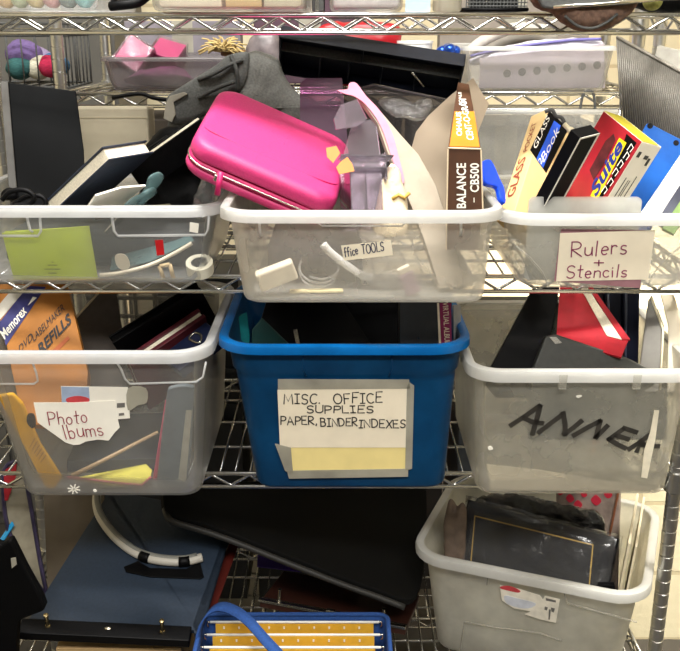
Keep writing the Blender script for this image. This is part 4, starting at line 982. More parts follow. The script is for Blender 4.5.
# brown post binder
F = FR((260, 601, .17), (406, 629, .09), (266, 567, .33))
w, h = F.w, F.h
r = thing('post_binder', 'brown post binder with a chrome bar and two posts behind the navy tote', 'binder', F)
obj('cover', mb().box(F, 0, w, 0, h, -.014, 0), mat('umber_board', '#3b2018', .4, noise=25, var=.25, stretch=(1, 8, 1)), r, bevel=.002)
sb = obj('chrome_bar', mb().box(F, -.004, w, -.006, .004, .0002, .006), M['metal'], r, bevel=.001)
b = mb(); b.box(F, .0, w, .010, .012, .0002, .004); obj('thin_bar', b, M['metal'], r)
for px, py in ((281, 600), (384, 620)):
    x, y = F.at(px, py); g = Frame(F.p(x, .007, .003), F.x, F.y, False); g.z = F.z
    obj('post', mb().lathe(g, [(.0001, 0), (.004, 0), (.003, .002), (.003, .026), (.004, .027), (.0001, .028)], 12), M['metal'], sb, sm=True)
obj('bar_latch', mb().box(F, w * .46, w * .52, -.002, .008, .006, .009), M['metal'], sb, bevel=.001)
# navy tote with hanging folders
tx0, tx1, ty0, ty1 = -.258, .092, -.20, .02
m_t = mat('navy_canvas', '#1f4788', .85, noise=250, var=.15, bump=.35)
r = thing('tote_box', 'navy canvas file tote with a strap, holding yellow hanging folders', 'tote', ((tx0 + tx1) / 2, (ty0 + ty1) / 2, Z4))
Ft = flat(0, 0, 0)
o = obj('body', mb().rings([[V((x, y, z)) for x, y in rrect(tx0 + e, tx1 - e, ty0 + e, ty1 - e, max(.022 - e, .004), 5)] for e, z in ((.006, Z4 + .001), (0, Z4 + .01), (0, .496), (.002, .499), (.005, .499), (.007, .496), (.007, Z4 + .012), (.012, Z4 + .007))], False, True, True), m_t, r, sm=True)
b = mb(); b.tube([V((x, y, .498)) for x, y in rrect(tx0 + .0035, tx1 - .0035, ty0 + .0035, ty1 - .0035, .019, 5)], .0045, 6, True); obj('hem', b, m_t, r, sm='all')
def strap(b, pts, w, nrm):
    pts = smooth(pts, 5, False); L = [q + nrm * w / 2 for q in pts]; R = [q - nrm * w / 2 for q in pts]
    n = len(pts); b.add(L + R, [(i, n + i, n + i + 1, i + 1) for i in range(n - 1)])
    return b
b = strap(mb(), [W(198, 648, -.06), W(199, 630, -.05), W(207, 613, -.04), W(220, 606, -.035), W(236, 611, -.05), W(250, 622, -.08), W(264, 638, -.12), W(280, 655, -.16)], .022, V((.35, .9, .2)).normalized())
o = obj('strap', b, m_t, r, sm='all'); md = o.modifiers.new('sol', 'SOLIDIFY'); md.thickness = .003
ym = mat('yellow_hanging_folder', '#e3b032', .7, noise=60, var=.08)
hf = None
def hang_folder(y, x0, x1, z, label):
    r = thing('hanging_folder', label, 'folder', ((x0 + x1) / 2, y, z - .09), 'yellow hanging folders in the tote')
    f = Frame(V((x0, y, z - .09)), V((1, 0, 0)), V((0, .10, 1)), False); f.z = -f.z if f.z.y > 0 else f.z
    W_ = x1 - x0
    for dz, hh in ((.0, .088), (-.007, .084)):
        obj('leaf', mb().box(f, .006, W_ - .006, 0, hh, dz - .0008, dz), ym, r)
    for hh in (.090,):
        rod = obj('rod', mb().tube([f.p(-.004, hh, -.003), f.p(W_ + .004, hh, -.003)], .0026, 6), M['white'], r, sm='all')
        for s in (-1, 1):
            xx = -.004 if s < 0 else W_ + .004
            obj('hook', mb().tube([f.p(xx, hh, -.003), f.p(xx + s * .005, hh + .001, -.003), f.p(xx + s * .006, hh - .006, -.003), f.p(xx + s * .003, hh - .010, -.003)], .0018, 6), M['metal'], rod, sm='all')
    for k in range(10): obj('tab_slot', mb().box(f, .02 + k * (W_ - .04) / 9.5, .023 + k * (W_ - .04) / 9.5, hh - .012, hh - .007, .0002, .0008), M['paper'], r)
    return r
hang_folder(-.010, tx0 + .022, tx1 - .024, .492, 'yellow hanging folder deepest in the navy tote, by its back wall')
hang_folder(-.052, tx0 + .022, tx1 - .024, .495, 'yellow hanging folder second from the back wall of the tote')
hang_folder(-.092, tx0 + .022, tx1 - .024, .498, 'yellow hanging folder nearest the front of the navy tote')
# left end of the lowest shelf
F = FR((-20, 868, -.10), (46, 868, -.10), (0, 545, -.10))
r = thing('laptop_bag', 'tall black case standing on the floor at the far left with a scrap of tape', 'case', F)
obj('body', mb().prism(F, pxs(F, s2([(-40, 562), (0, 546), (9, 540), (14, 546), (26, 570), (42, 600), (43, 612), (22, 620), (17, 640), (16, 760), (16, 868), (-40, 868)], 2)), -.02, 0), M['blackmat'], r, bevel=.006)
card('tape_scrap', F, [(11, 558), (16, 557), (17, 564), (12, 568)], .0006, M['tape'], r, z=.0012)
F = FR((-10, 560, .07), (10, 530, .07), (-14, 548))
slab('ruler', 'bright cyan strip poking out behind the black case at the far left', 'ruler', F, F.w * 1.15, .011, .003, mat('cyan_plastic', '#1fa6ea', .4))
F = FR((10, 590, .05), (46, 592, .06), (4, 478, .10))
r = thing('document_sleeve', 'clear sleeve with dark purple and green edges leaning against the chrome post', 'sleeve', F)
pg = [(4, 470), (18, 462), (26, 480), (40, 560), (46, 592), (38, 585), (12, 540), (4, 505)]
obj('panel', mb().prism(F, pxs(F, pg), -.006, -.002), mat('taupe_sheet', '#98917e', .6), r)
obj('edge_band', mb().tube([F.p(*F.at(x, y), 0) for x, y in s2(pg, 3)], .0042, 6, True), mat('violet_green_edge', '#3a3350', .4, noise=18, var=.6), r, sm='all')
obj('red_corner', mb().prism(F, pxs(F, [(4, 470), (17, 463), (16, 476), (8, 500), (4, 500)]), .0015, .003), mat('red_corner', '#b0202c', .5), r)
F = FR((48, 600, .22), (110, 592, .24), (48, 480, .36))
slab('hardboard_panel', 'dull brown board leaning behind the chrome post and navy binder', 'board', F, F.w, F.h * 1.1, .004, mat('brown_hardboard', '#6e6456', .8, noise=12, var=.15))
# ================================================================ behind the second shelf
# open clear tub with pink boxes, on the rear unit
M['milkyclear'] = plastic('pale_milky_plastic', '#d8d5cc', .2, gloss=.6)
M['dustyclear'] = plastic('dusty_clear_plastic', '#b9b4b2', .22, tint='#dcd8dc', gloss=.6)
D = make_bin('storage_bin', 'clear tub of deep pink boxes on the rear shelf', (-.50, -.232), (-.485, -.245), .565, .57, .30, .28, ZB + .001, 1.475, M['dustyclear'], M['dustyclear'], rt=.02, rb=.015, lip=.006, liph=.006)
mpk = mat('deep_pink_carton', '#a81560', .5, noise=25, var=.15)
for k, (p, lb) in enumerate((([(114, 57), (131, 34), (153, 52), (136, 72)], 'deep pink box tilted on its corner at the front of the rear clear tub'),
                             ([(149, 52), (160, 37), (184, 50), (176, 60)], 'deep pink box half hidden behind the first in the rear clear tub'))):
    F = FR((p[0][0], p[0][1], .63 + .04 * k), (p[3][0], p[3][1], .62 + .04 * k), p[1])
    r = thing('gift_box', lb, 'box', F)
    obj('box', mb().box(F, 0, F.w, 0, F.h, -.05, 0), mpk, r, bevel=.002)
    obj('film_wrap', mb().box(F, -.003, F.w + .003, -.003, F.h + .003, -.053, .003), M['film'], r)
F = FR((112, 104, .60), (200, 104, .60), (112, 66, .62))
r = thing('cloth_bundle', 'folded mauve cloth at the bottom of the rear clear tub', 'cloth', F)
obj('body', mb().pillow(F, s2(pxs(F, [(124, 79), (128, 73), (150, 68), (176, 64), (186, 71), (188, 79)]), 4), [(.7, -.10), (1, -.06), (1, -.02), (.8, .0), (.4, .006)]), mat('mauve_cloth', '#7a3a64', .8, noise=20, var=.4, bump=.4), r, sm='all', sub=1, disp=.02, dsize=.04)
b = mb(); rd = random.Random(5)
c0 = W(222, 50, .62)
for k in range(70):
    a = rd.uniform(-.2, math.pi + .2); l = rd.uniform(.025, .05); e = rd.uniform(-.5, .5)
    d = V((math.cos(a), e, abs(math.sin(a)) * .8 + .1)).normalized()
    p = c0 + V((rd.uniform(-.012, .012), rd.uniform(-.01, .01), rd.uniform(-.004, .004)))
    b.tube([p, p + d * l * .6, p + d * l + V((0, 0, -.012))], .0016, 4)
r = thing('straw_brush', 'bunch of straw bristles lying behind the grey canvas bag', 'brush', c0)
o = obj('bristles', b, mat('straw', '#c3ab72', .8, noise=90, var=.2), r, sm='all')
obj('handle', mb().tube([c0 + V((-.0, .01, -.004)), c0 + V((.06, .06, -.012))], .009, 8), mat('brush_wood', '#7b5a34', .6), r, sm='all')
# cream box file and dark panel at the left
F = FR((82, 205, .33), (152, 205, .33), (84, 106, .345))
r = thing('box_file', 'cream box file standing behind the navy hardback', 'box', F)
obj('box', mb().box(F, 0, F.w, 0, F.h, -.07, 0), mat('stone_board', '#a89f89', .7, noise=20, var=.06), r, bevel=.006)
obj('lid_line', mb().box(F, 0, F.w, F.h * .88, F.h * .885, .0, .0007), mat('cream_shade', '#a2987c', .8), r)
F = FR((20, 208, .16), (86, 200, .20), (10, 82, .22))
r = thing('monitor_panel', 'flat black panel with a grey left frame standing behind the looped cable', 'panel', F)
obj('panel', mb().prism(F, pxs(F, [(18, 200), (8, 82), (76, 91), (84, 150), (86, 208), (20, 208)]), -.02, 0), mat('panel_black', '#040608', .6, noise=30, var=.2, spec=.15), r, bevel=.002)
obj('side_frame', mb().prism(F, pxs(F, [(10, 204), (0, 82), (8, 82), (18, 203)]), -.03, .004), mat('frame_grey', '#5b5955', .5), r, bevel=.001)
obj('base_knob', mb().pillow(F, s2(pxs(F, [(2, 200), (2, 192), (10, 188), (17, 192), (17, 200)]), 3), [(.6, .0), (1, .008), (.9, .018), (.4, .02)]), M['black'], r, sm='all')
# wire basket of coloured cloth at the far left
t = thing('wire_basket', 'dark wire basket of coloured yarn at the far left, on the rear shelf', 'basket', (-.74, .72, ZB))
bx0, bx1, by0, by1 = -.86, -.60, .66, .86
b = mb()
for z in (1.41, 1.52, 1.545):
    b.tube([(bx0, by0, z), (bx1, by0, z), (bx1, by1, z), (bx0, by1, z)], .003, 6, True)
obj('rim', b, M['greydk'], t, sm='all')
b = mb()
k = bx0
while k < bx1 + .001: b.tube([(k, by0, 1.41), (k, by0, 1.545)], .0018, 5); b.tube([(k, by1, 1.41), (k, by1, 1.545)], .0018, 5); b.tube([(k, by0, 1.41), (k, by1, 1.41)], .0018, 5); k += .0325
k = by0
while k < by1: b.tube([(bx1, k, 1.41), (bx1, k, 1.545)], .0018, 5); b.tube([(bx0, k, 1.41), (bx0, k, 1.545)], .0018, 5); k += .0325
obj('wire_grid', b, M['greydk'], t, sm='all')
def ball(name, label, cat, c, r_, m, group=None, sq=(1, 1, .8), disp=.012):
    F = flat(*c); prof = [(.0001, -r_ * sq[2])] + [(r_ * math.cos(math.radians(a)), r_ * sq[2] * math.sin(math.radians(a))) for a in range(-75, 90, 15)] + [(.0001, r_ * sq[2])]
    return single(name, label, cat, mb().lathe(F, prof, 20), m, group, sm='all', disp=disp, dsize=.03)
for x, y, z, r_, c, nm in ((24, 55, .73, .042, '#6d5a8c', 'violet'), (36, 60, .80, .04, '#8a7d9c', 'lilac'), (50, 66, .71, .030, '#b02048', 'crimson'), (40, 80, .72, .034, '#cfccb8', 'ivory'), (22, 84, .71, .034, '#2c5a5a', 'dark teal'), (56, 84, .77, .035, '#2e5f86', 'denim blue')):
    q = W(x, y, z); ball('yarn_ball', f'{nm} ball of yarn in the dark wire basket', 'yarn', (q.x, q.y, max(q.z, 1.424 + r_ * .8)), r_, mat(nm.replace(' ', '_') + '_yarn', c, .9, noise=120, var=.25, bump=.5, stretch=(1, 1, 4)), 'yarn balls in the wire basket')
# grey canvas bag
F = FR((168, 210, .345), (345, 210, .345), (168, 60, .365))
r = thing('canvas_bag', 'rumpled grey canvas bag slumped behind the pink case', 'bag', F)
ol = s2(pxs(F, [(164, 214), (160, 160), (166, 120), (172, 92), (196, 78), (216, 64), (228, 54), (250, 50), (262, 52), (276, 60), (284, 74), (300, 96), (322, 106), (344, 112), (352, 150), (346, 214)]), 4)
obj('body', mb().pillow(F, ol, [(.85, -.055), (.97, -.045), (1, -.03), (.97, -.008), (.9, .004), (.6, .012), (.25, .016)]), M['grey'], r, sm='all', sub=2, disp=.014, dsize=.06)
obj('flap', mb().pillow(F, s2(pxs(F, [(168, 98), (180, 88), (216, 66), (228, 56), (246, 52), (250, 58), (246, 84), (230, 98), (200, 118), (176, 124), (168, 116)]), 3), [(1, .004), (1.0, .014), (.96, .019), (.8, .022)]), mat('grey_flap', '#5e5f5d', .8, noise=260, var=.25, bump=.4), r, sm='all')
b = mb()
for pts in ([(200, 80, .024), (216, 74, .030), (230, 66, .030), (244, 60, .022)], [(200, 98, .026), (220, 88, .032), (236, 82, .03)], [(232, 56, .02), (238, 70, .03), (240, 92, .02)]):
    b.tube(smooth([F.p(*F.at(x, y), z) for x, y, z in pts], 4, False), .004, 6)
obj('strap', b, M['greydk'], r, sm='all')
obj('buckle', mb().prism(F, pxs(F, [(166, 118), (168, 104), (172, 96), (186, 92), (190, 94), (176, 102), (178, 114), (174, 122)]), .022, .027), mat('stone_plastic', '#a29d90', .5), r, bevel=.001)
b = mb(); b.tube(smooth([W(x, y, .36) for x, y in [(112, 98), (128, 95), (142, 94), (154, 98), (170, 100)]], 5, False), .004, 6)
single('cable', 'black cord running from the rear tub to the grey canvas bag', 'cable', b, M['black'], sm='all')
# black compartment tray
F = FR((279, 74, .425), (456, 102, .40), (279, 37))
w, h = F.w, F.h
r = thing('drawer_organizer', 'black compartment tray tilted across the back above the pink case', 'organizer', F)
trm = mat('black_tray_plastic', '#0f1422', .4, noise=40, var=.2)
obj('back_panel', mb().box(F, 0, w, 0, h, -.03, -.026), trm, r)
b = mb()
for q in ((0, w, h - .003, h), (0, w, 0, .003), (0, .003, 0, h), (w - .003, w, 0, h)): b.box(F, *q, -.026, .0)
obj('outer_wall', b, trm, r)
for q in ((.003, w - .003, h * .60, h * .62, ), ): obj('divider', mb().box(F, *q, -.026, -.004), M['greydk'], r)
for i, x in enumerate((.22, .38, .56, .75)): obj('divider', mb().box(F, w * x, w * x + .003, .003, h * .60, -.026, -.004), trm, r)
obj('divider', mb().box(F, w * .45, w * .455, h * .62, h - .003, -.026, -.004), trm, r)
obj('chrome_rod', mb().tube([F.p(*F.at(412, 72), .001), F.p(*F.at(424, 86), .001)], .0022, 6), M['metal'], r, sm='all')
# red bag and white things further back
F = FR((250, 92, .66), (404, 92, .66), (250, 20, .66))
r = thing('gift_bag', 'creased red paper bag lying behind the black compartment tray', 'bag', F)
obj('body', mb().pillow(F, s2(pxs(F, [(326, 84), (322, 50), (318, 26), (350, 22), (396, 24), (402, 44), (396, 84)]), 3), [(.9, -.08), (1, -.06), (1, -.01), (.95, .0), (.5, .006)]), mat('red_bag_paper', '#a3101e', .4, noise=18, var=.25, bump=.3), r, sm='all', sub=1, disp=.02, dsize=.05)
F = FR((252, 92, .62), (282, 92, .62), (252, 40, .62))
r = thing('plastic_bag', 'grey film bag between the straw brush and the black compartment tray', 'bag', F)
obj('body', mb().pillow(F, s2(pxs(F, [(244, 86), (244, 50), (256, 34), (276, 30), (284, 60), (280, 86)]), 3), [(.8, -.03), (1, -.015), (.95, .0), (.5, .008)]), mat('grey_film_bag', '#6e6668', .4, noise=35, var=.5, bump=.6), r, sm='all', sub=1, disp=.014, dsize=.03)
F = flat(*W(414, 88, .64), 0); F.o.z = ZB + .001
r = thing('plastic_tub', 'white plastic tub with a pale blue label behind the black tray', 'tub', F)
obj('tub', mb().lathe(F, [(.0001, 0), (.028, 0), (.032, .004), (.038, .095), (.0395, .095), (.0395, .1), (.035, .1), (.030, .006), (.0001, .006)], 28), M['white'], r, sm=True)
obj('label', mb().rings([[F.p(rr * math.cos(math.radians(a)), rr * math.sin(math.radians(a)), z) for a in list(range(-112, -75, 6)) + list(range(-76, -113, -6))] for rr, z in ((.0345, .02), (.0382, .088))]), mat('pale_blue_label', '#c3d6ee', .6), r)
F = flat(*W(447, 92, .60), 0); F.o.z = ZB + .001
r = thing('plastic_cup', 'cream plastic cup of blue wrapped sweets next to the white tub', 'cup', F)
obj('cup', mb().lathe(F, [(.0001, 0), (.020, 0), (.023, .004), (.029, .075), (.026, .075), (.020, .006), (.0001, .006)], 24), mat('cream_plastic', '#ddd2c2', .5), r, sm=True)
for k in range(4):
    q = F.p(.013 * math.cos(k * 1.6), .013 * math.sin(k * 1.6), .080 + .004 * (k % 2))
    ball('wrapped_sweet', 'sweet in shiny blue foil heaped in the cream cup', 'sweet', (q.x, q.y, q.z), .014, mat('blue_foil', '#2a58c0', .2, .6, noise=60, var=.4, bump=.5), 'blue foil sweets in the cup', disp=.008)
# translucent bin with punched dividers
I = make_bin('storage_bin', 'translucent bin with a row of punched holes showing through, rear shelf at the right', (.262, .575), (.275, .56), .555, .56, .30, .28, ZB + .001, 1.497, M['milkyclear'], M['milky_rim'], rt=.02, rb=.015, lip=.004, liph=.006)
F = FR((478, 109, .575), (612, 104, .575), (480, 55, .58))
r = thing('index_divider', 'pale lilac divider sheet punched with seven holes inside the rear bin', 'divider', F)
card('sheet', F, [(479, 88), (480, 58), (604, 44), (605, 88)], .0015, mat('pale_lilac_sheet', '#aaa1a8', .7, noise=20, var=.03), r)
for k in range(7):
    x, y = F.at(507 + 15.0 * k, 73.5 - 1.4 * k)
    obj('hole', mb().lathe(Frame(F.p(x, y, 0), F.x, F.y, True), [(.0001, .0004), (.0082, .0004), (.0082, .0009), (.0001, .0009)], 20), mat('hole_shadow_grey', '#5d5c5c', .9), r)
F = FR((470, 60, .60), (600, 50, .60), (470, 38, .62))
r = thing('zip_pouch', 'clear zip pouch with a violet seam lying over the rear translucent bin', 'pouch', F)
obj('body', mb().pillow(F, s2(pxs(F, [(468, 62), (480, 52), (520, 42), (560, 38), (600, 38), (604, 48), (570, 56), (500, 62)]), 3), [(.8, -.03), (1, -.015), (1, 0), (.7, .006)]), mat('milky_film', '#c9c6d4', .3, noise=30, var=.15, bump=.4), r, sm='all', sub=1, disp=.01, dsize=.04)
obj('seam', mb().tube(smooth([F.p(*F.at(x, y), .010) for x, y in [(470, 58), (500, 51), (535, 46), (570, 42), (600, 41)]], 4, False), .0032, 6), mat('violet_seam', '#6d68a8', .4), r, sm='all')
b = mb(); b.tube(smooth([W(x, y, .64) for x, y in [(462, 60), (476, 46), (492, 36), (516, 28), (545, 30)]], 5, False), .012, 10)
single('foam_tube', 'pale grey foam tube arching behind the violet zip pouch', 'tube', b, mat('pale_foam', '#b9b3aa', .8), sm='all')
b = mb(); b.tube(smooth([W(x, y, .69) for x, y in [(480, 62), (500, 44), (526, 36), (556, 38)]], 5, False), .016, 10)
single('foam_tube', 'darker grey foam tube behind the pale arching one', 'tube', b, mat('mid_foam', '#8a857c', .8), sm='all')
# back ledge rods and hook
t = thing('wire_hook', 'bent dark wire hook standing on the back ledge behind the books', 'hook', W(588, 118, .47))
obj('hook', mb().tube(smooth([W(x, y, .47) for x, y in [(578, 124), (581, 104), (584, 93), (590, 91), (594, 96), (596, 124)]], 5, False), .0028, 6), M['greydk'], t, sm='all')
t = thing('back_ledge', 'thin chrome ledge rods along the back of the second shelf', 'ledge', (0, .47, 1.36))
for z in (1.412, 1.379): obj('rod', mb().tube([(-.10 + .31, .47, z), (.575, .47, z)], .0028, 8), M['chrome'], t, sm='all')
for x in (.213, .57): obj('bracket', mb().tube([(x, .47, 1.165), (x, .47, 1.415)], .003, 6), M['chrome'], t, sm='all')
F = FR((470, 200, .43), (612, 200, .43), (470, 112, .44))
r = thing('storage_tray', 'empty translucent tray standing behind the brown carton and tan book', 'tray', F)
obj('tray', mb().box(F, 0, F.w, 0, F.h, -.010, 0), M['clearsheet'], r, bevel=.004)
obj('lip', mb().tube([F.p(0, F.h, -.005), F.p(F.w, F.h, -.005)], .005, 8), M['milky_rim'], r, sm='all')
# clear document sleeves behind pouch and envelope
F = FR((290, 170, .20), (350, 170, .20), (296, 74, .24))
r = thing('document_sleeve', 'lilac tinted plastic sleeve behind the pink case', 'sleeve', F)
obj('panel', mb().prism(F, pxs(F, [(300, 190), (300, 84), (306, 78), (342, 78), (352, 190)]), -.003, 0), M['lilac'], r)
F = FR((345, 200, .22), (470, 200, .20), (350, 84, .25))
r = thing('document_sleeve', 'smoke tinted plastic sleeve stretched behind the envelope and carton', 'sleeve', F)
obj('panel', mb().prism(F, pxs(F, [(340, 200), (344, 92), (372, 84), (452, 100), (470, 92), (474, 200)]), -.003, 0), M['filmgrey'], r)
obj('edge', mb().tube([F.p(*F.at(x, y), .001) for x, y in [(344, 93), (374, 85), (452, 101)]], .0022, 6), M['crystal'], r, sm='all')
F = FR((376, 130, .16), (436, 130, .15), (380, 95, .18))
r = thing('plastic_bag', 'crinkled clear bag corner between the envelope and the beige card', 'bag', F)
obj('body', mb().pillow(F, s2(pxs(F, [(376, 100), (392, 96), (420, 104), (428, 97), (436, 108), (424, 122), (400, 118), (384, 112)]), 3), [(.6, -.012), (1, -.004), (.9, .004), (.4, .007)]), M['film'], r, sm='all', sub=1, disp=.012, dsize=.02)
# grey wire rack at the right
F = FR((640, 150, .27), (705, 176, .16), (618, 37, .33))
w, h = F.w, F.h
r = thing('wire_rack', 'grey rack of close upright bars leaning at the right behind the clipboard', 'rack', F)
rm = mat('rack_grey', '#7b776f', .45, .3, noise=80, var=.15)
x = .0
n = 0
q = pxs(F, [(617, 37), (684, 74), (720, 180), (660, 180), (620, 110)])
tl, tr, br_, bl = V(q[0]), V(q[1]), V(q[2]), V(q[4])
for k in range(34):
    s = k / 33; a = tl.lerp(tr, s); b2 = V(F.at(617 + 30 + 80 * s, 152 + 30 * s)) if False else None
    e = V(F.at(621 + 78 * s, 112 + 62 * s)) if s < .0 else V(F.at(622 + 84 * s, 130 + 55 * s))
    obj('bar', mb().tube([F.p(a.x, a.y), F.p(e.x, e.y)], .0019, 5), rm, r, sm='all')
obj('top_rail', mb().tube([F.p(tl.x, tl.y), F.p(tr.x, tr.y)], .003, 6), rm, r, sm='all')
e0 = V(F.at(622, 130)); e1 = V(F.at(706, 185)); obj('bottom_rail', mb().tube([F.p(e0.x, e0.y), F.p(e1.x, e1.y)], .003, 6), rm, r, sm='all')
obj('back_sheet', mb().prism(F, [(tl.x, tl.y), (tr.x, tr.y), (e1.x, e1.y), (e0.x, e0.y)], -.012, -.008), mat('rack_backing', '#57544d', .6), r)
F = FR((640, 100, .52), (720, 120, .45), (636, 40, .54))
slab('display_board', 'pale grey board behind the upright bar rack', 'board', F, F.w, F.h, .01, mat('pale_grey_board', '#97948c', .7))

# ================================================================ top shelf
zt = Z1 + .001
def shelf_x(px, Y): return W(px, 12, Y).x
T1 = make_bin('storage_bin', 'clear tub of pastel trinkets on the top shelf, at the far left', (shelf_x(-30, .03), shelf_x(104, .03)), (shelf_x(-28, .03), shelf_x(100, .03)), .03, .035, .3, .28, zt, zt + .12, M['clear'], M['clear_rim'], rt=.02, rb=.015)
for k, (px, c, nm) in enumerate(((8, '#d9b98c', 'apricot'), (22, '#b8c1a0', 'sage'), (38, '#d7c38f', 'straw'), (54, '#d59a9a', 'rose'), (70, '#7d8a86', 'grey green'), (86, '#8fc7c9', 'aqua'))):
    ball('trinket', f'{nm} trinket in the far left tub on the top shelf', 'trinket', (shelf_x(px, .09), .09, zt + .026), .019, mat(nm.replace(' ', '_') + '_trinket', c, .6, noise=30, var=.3), 'pastel trinkets in the top tub', sq=(1, 1, 1))
x0, x1 = shelf_x(108, .03), shelf_x(146, .03)
r = thing('mesh_strap', 'coil of rough black webbing between the two left tubs on the top shelf', 'strap', (x0, .05, zt))
b = mb(); b.tube(smooth([(x0, .05, zt + .008), (x0 + .02, .045, zt + .010), (x1 - .015, .05, zt + .014), (x1, .06, zt + .026)], 4, False), .0075, 8); obj('webbing', b, M['black'], r, sm='all')
b = mb(); b.tube(smooth([(x0, .06, zt + .022), (x0 + .02, .05, zt + .026), (x1 - .015, .06, zt + .033), (x1 + .002, .07, zt + .05)], 4, False), .007, 8); obj('upper_fold', b, M['greydk'], r, sm='all')
T3 = make_bin('storage_bin', 'clear tub of yellowed papers on the top shelf above the grey bag', (shelf_x(145, -.03), shelf_x(311, -.03)), (shelf_x(151, -.03), shelf_x(307, -.03)), -.035, -.03, .35, .28, zt, zt + .12, M['clear'], M['clear_rim'], rt=.02, rb=.02)
for (a, c, hh, m_, nm, lb, ct) in ((158, 222, .03, 'cream_card', 'paper_stack', 'cream paper pad standing in the tub of yellowed papers', 'paper'), (226, 262, .022, 'tan', 'paper_stack', 'tan envelope bundle in the tub of yellowed papers', 'paper'), (264, 302, .03, 'cream', 'paper_stack', 'pale card block at the end of the tub of yellowed papers', 'paper')):
    single(nm, lb, ct, mb().box(flat(0, 0, 0), shelf_x(a, -.015), shelf_x(c, -.015), -.018, .22, zt + .006, zt + .07 + hh), M[m_], bevel=.002)
b = mb(); b.box(flat(shelf_x(312, .03), .03, zt, 0), 0, .018, 0, .12, 0, .07)
r = thing('metal_bracket', 'upright chrome and charcoal bracket beside the tub of yellowed papers', 'bracket', (shelf_x(312, .03), .03, zt))
obj('plate', b, M['greydk'], r, bevel=.002)
obj('chrome_strip', mb().box(flat(shelf_x(315, .028), .027, zt + .001), 0, .006, 0, .0025, 0, .066), M['metal'], r)
T5 = make_bin('storage_bin', 'clear tub of grey white trays on the top shelf next to the pale blue tag', (shelf_x(327, .02), shelf_x(405, .02)), (shelf_x(329, .02), shelf_x(403, .02)), .02, .022, .3, .28, zt, zt + .12, M['clear'], M['clear_rim'], rt=.015, rb=.012)
for k in range(2): single('plastic_tray', ('lower', 'upper')[k] + ' grey white tray stacked in the tub next to the pale blue tag', 'tray', mb().box(flat(0, 0, 0), shelf_x(333, .05), shelf_x(399, .05), .03, .26, zt + .006 + .04 * k, zt + .044 + .04 * k), mat('grey_white_tray', '#c4bcb8', .6), bevel=.004)
single('blue_tag', 'pale blue card tag hanging over the edge of the top shelf', 'tag', mb().box(flat(0, 0, 0), shelf_x(405.5, .008), shelf_x(430, .008), .008, .0095, zt + .0, zt + .07), mat('sky_blue_card', '#a9cbe8', .7, noise=60, var=.08))
q0, q1 = shelf_x(434, .03), shelf_x(463, .03)
F = flat((q0 + q1) / 2, .055, zt)
r = thing('plastic_jar', 'small squat translucent jar beside the black mesh tray on the top shelf', 'jar', F)
obj('jar', mb().lathe(F, [(.0001, 0), (.020, 0), (.0225, .003), (.0225, .05), (.019, .055), (.0001, .055)], 24), plastic('jar_plastic', '#e0dcc8', .6), r, sm=True)
obj('lid', mb().lathe(flat((q0 + q1) / 2, .055, zt + .0552), [(.0001, 0), (.0235, 0), (.0235, .014), (.0001, .014)], 24), M['white'], r, sm=True)
x0, x1 = shelf_x(466, .02), shelf_x(527, .02)
r = thing('mesh_tray', 'black wire mesh desk tray on the top shelf', 'tray', ((x0 + x1) / 2, .1, zt))
b = mb()
for z in (zt + .003, zt + .06): b.tube([(x0, .02, z), (x1, .02, z), (x1, .2, z), (x0, .2, z)], .003, 6, True)
obj('frame', b, M['blackmat'], r, sm='all')
b = mb(); x = x0
while x < x1: b.tube([(x, .02, zt + .002), (x, .02, zt + .06)], .0009, 4); x += .0052
z = zt + .008
while z < zt + .06: b.tube([(x0, .02, z), (x1, .02, z)], .0009, 4); z += .0052
obj('mesh', b, M['greydk'], r)
obj('tray_floor', mb().box(flat(0, 0, 0), x0, x1, .024, .198, zt + .0005, zt + .0025), M['blackmat'], r)
single('fabric_roll', 'charcoal fabric roll lying inside the black mesh tray', 'cloth', mb().tube([(x0 + .01, .06, zt + .024), (x1 - .01, .06, zt + .024)], .02, 14), M['greydk'], sm=True)
# brown cloth bag sagging over the front rail, silvery pouch on it
F = FR((540, 30, -.02), (640, 30, -.02), (540, -10, -.02))
r = thing('cloth_bag', 'rough brown cloth bag sagging over the front rail of the top shelf', 'bag', F)
obj('body', mb().pillow(F, s2(pxs(F, [(528, -20), (534, 4), (552, 15), (566, 26), (585, 31), (604, 30), (620, 22), (632, 12), (640, -20)]), 4), [(.9, -.014), (1, -.008), (1, 0), (.92, .010), (.6, .018), (.3, .020)]), mat('rough_brown_cloth', '#6b5346', .9, noise=140, var=.35, bump=.6, stretch=(1, 1, .3)), r, sm='all', sub=2, disp=.008, dsize=.02)
obj('fold', mb().tube(smooth([F.p(*F.at(x, y), .018) for x, y in [(562, 16), (575, 26), (590, 28), (604, 22), (614, 14)]], 4, False), .0022, 6), M['greydk'], r, sm='all')
F = FR((548, 10, -.045), (670, 2, -.045), (548, -20, -.045))
r = thing('laptop_sleeve', 'dark grey sleeve with a bright metal edge lying over the brown cloth bag', 'sleeve', F)
obj('body', mb().prism(F, pxs(F, s2([(536, -30), (540, 2), (552, 9), (600, 7), (660, 1), (700, -3), (700, -30)], 3)), -.012, 0), M['greydk'], r, bevel=.003)
obj('metal_edge', mb().tube([F.p(*F.at(x, y), .002) for x, y in [(553, 7), (600, 4), (660, -1)]], .0028, 8), M['metal'], r, sm='all')
single('cap', 'black cap bunched at the right end of the top shelf', 'cap', mb().pillow(FR((640, 10, .03), (700, 10, .03), (640, -14, .03)), s2([(.0, .0), (.01, .03), (.04, .045), (.09, .04), (.10, .0)], 4), [(.8, -.05), (1, -.03), (1, 0), (.7, .012)]), M['blackmat'], sm='all', sub=1, disp=.012, dsize=.03)
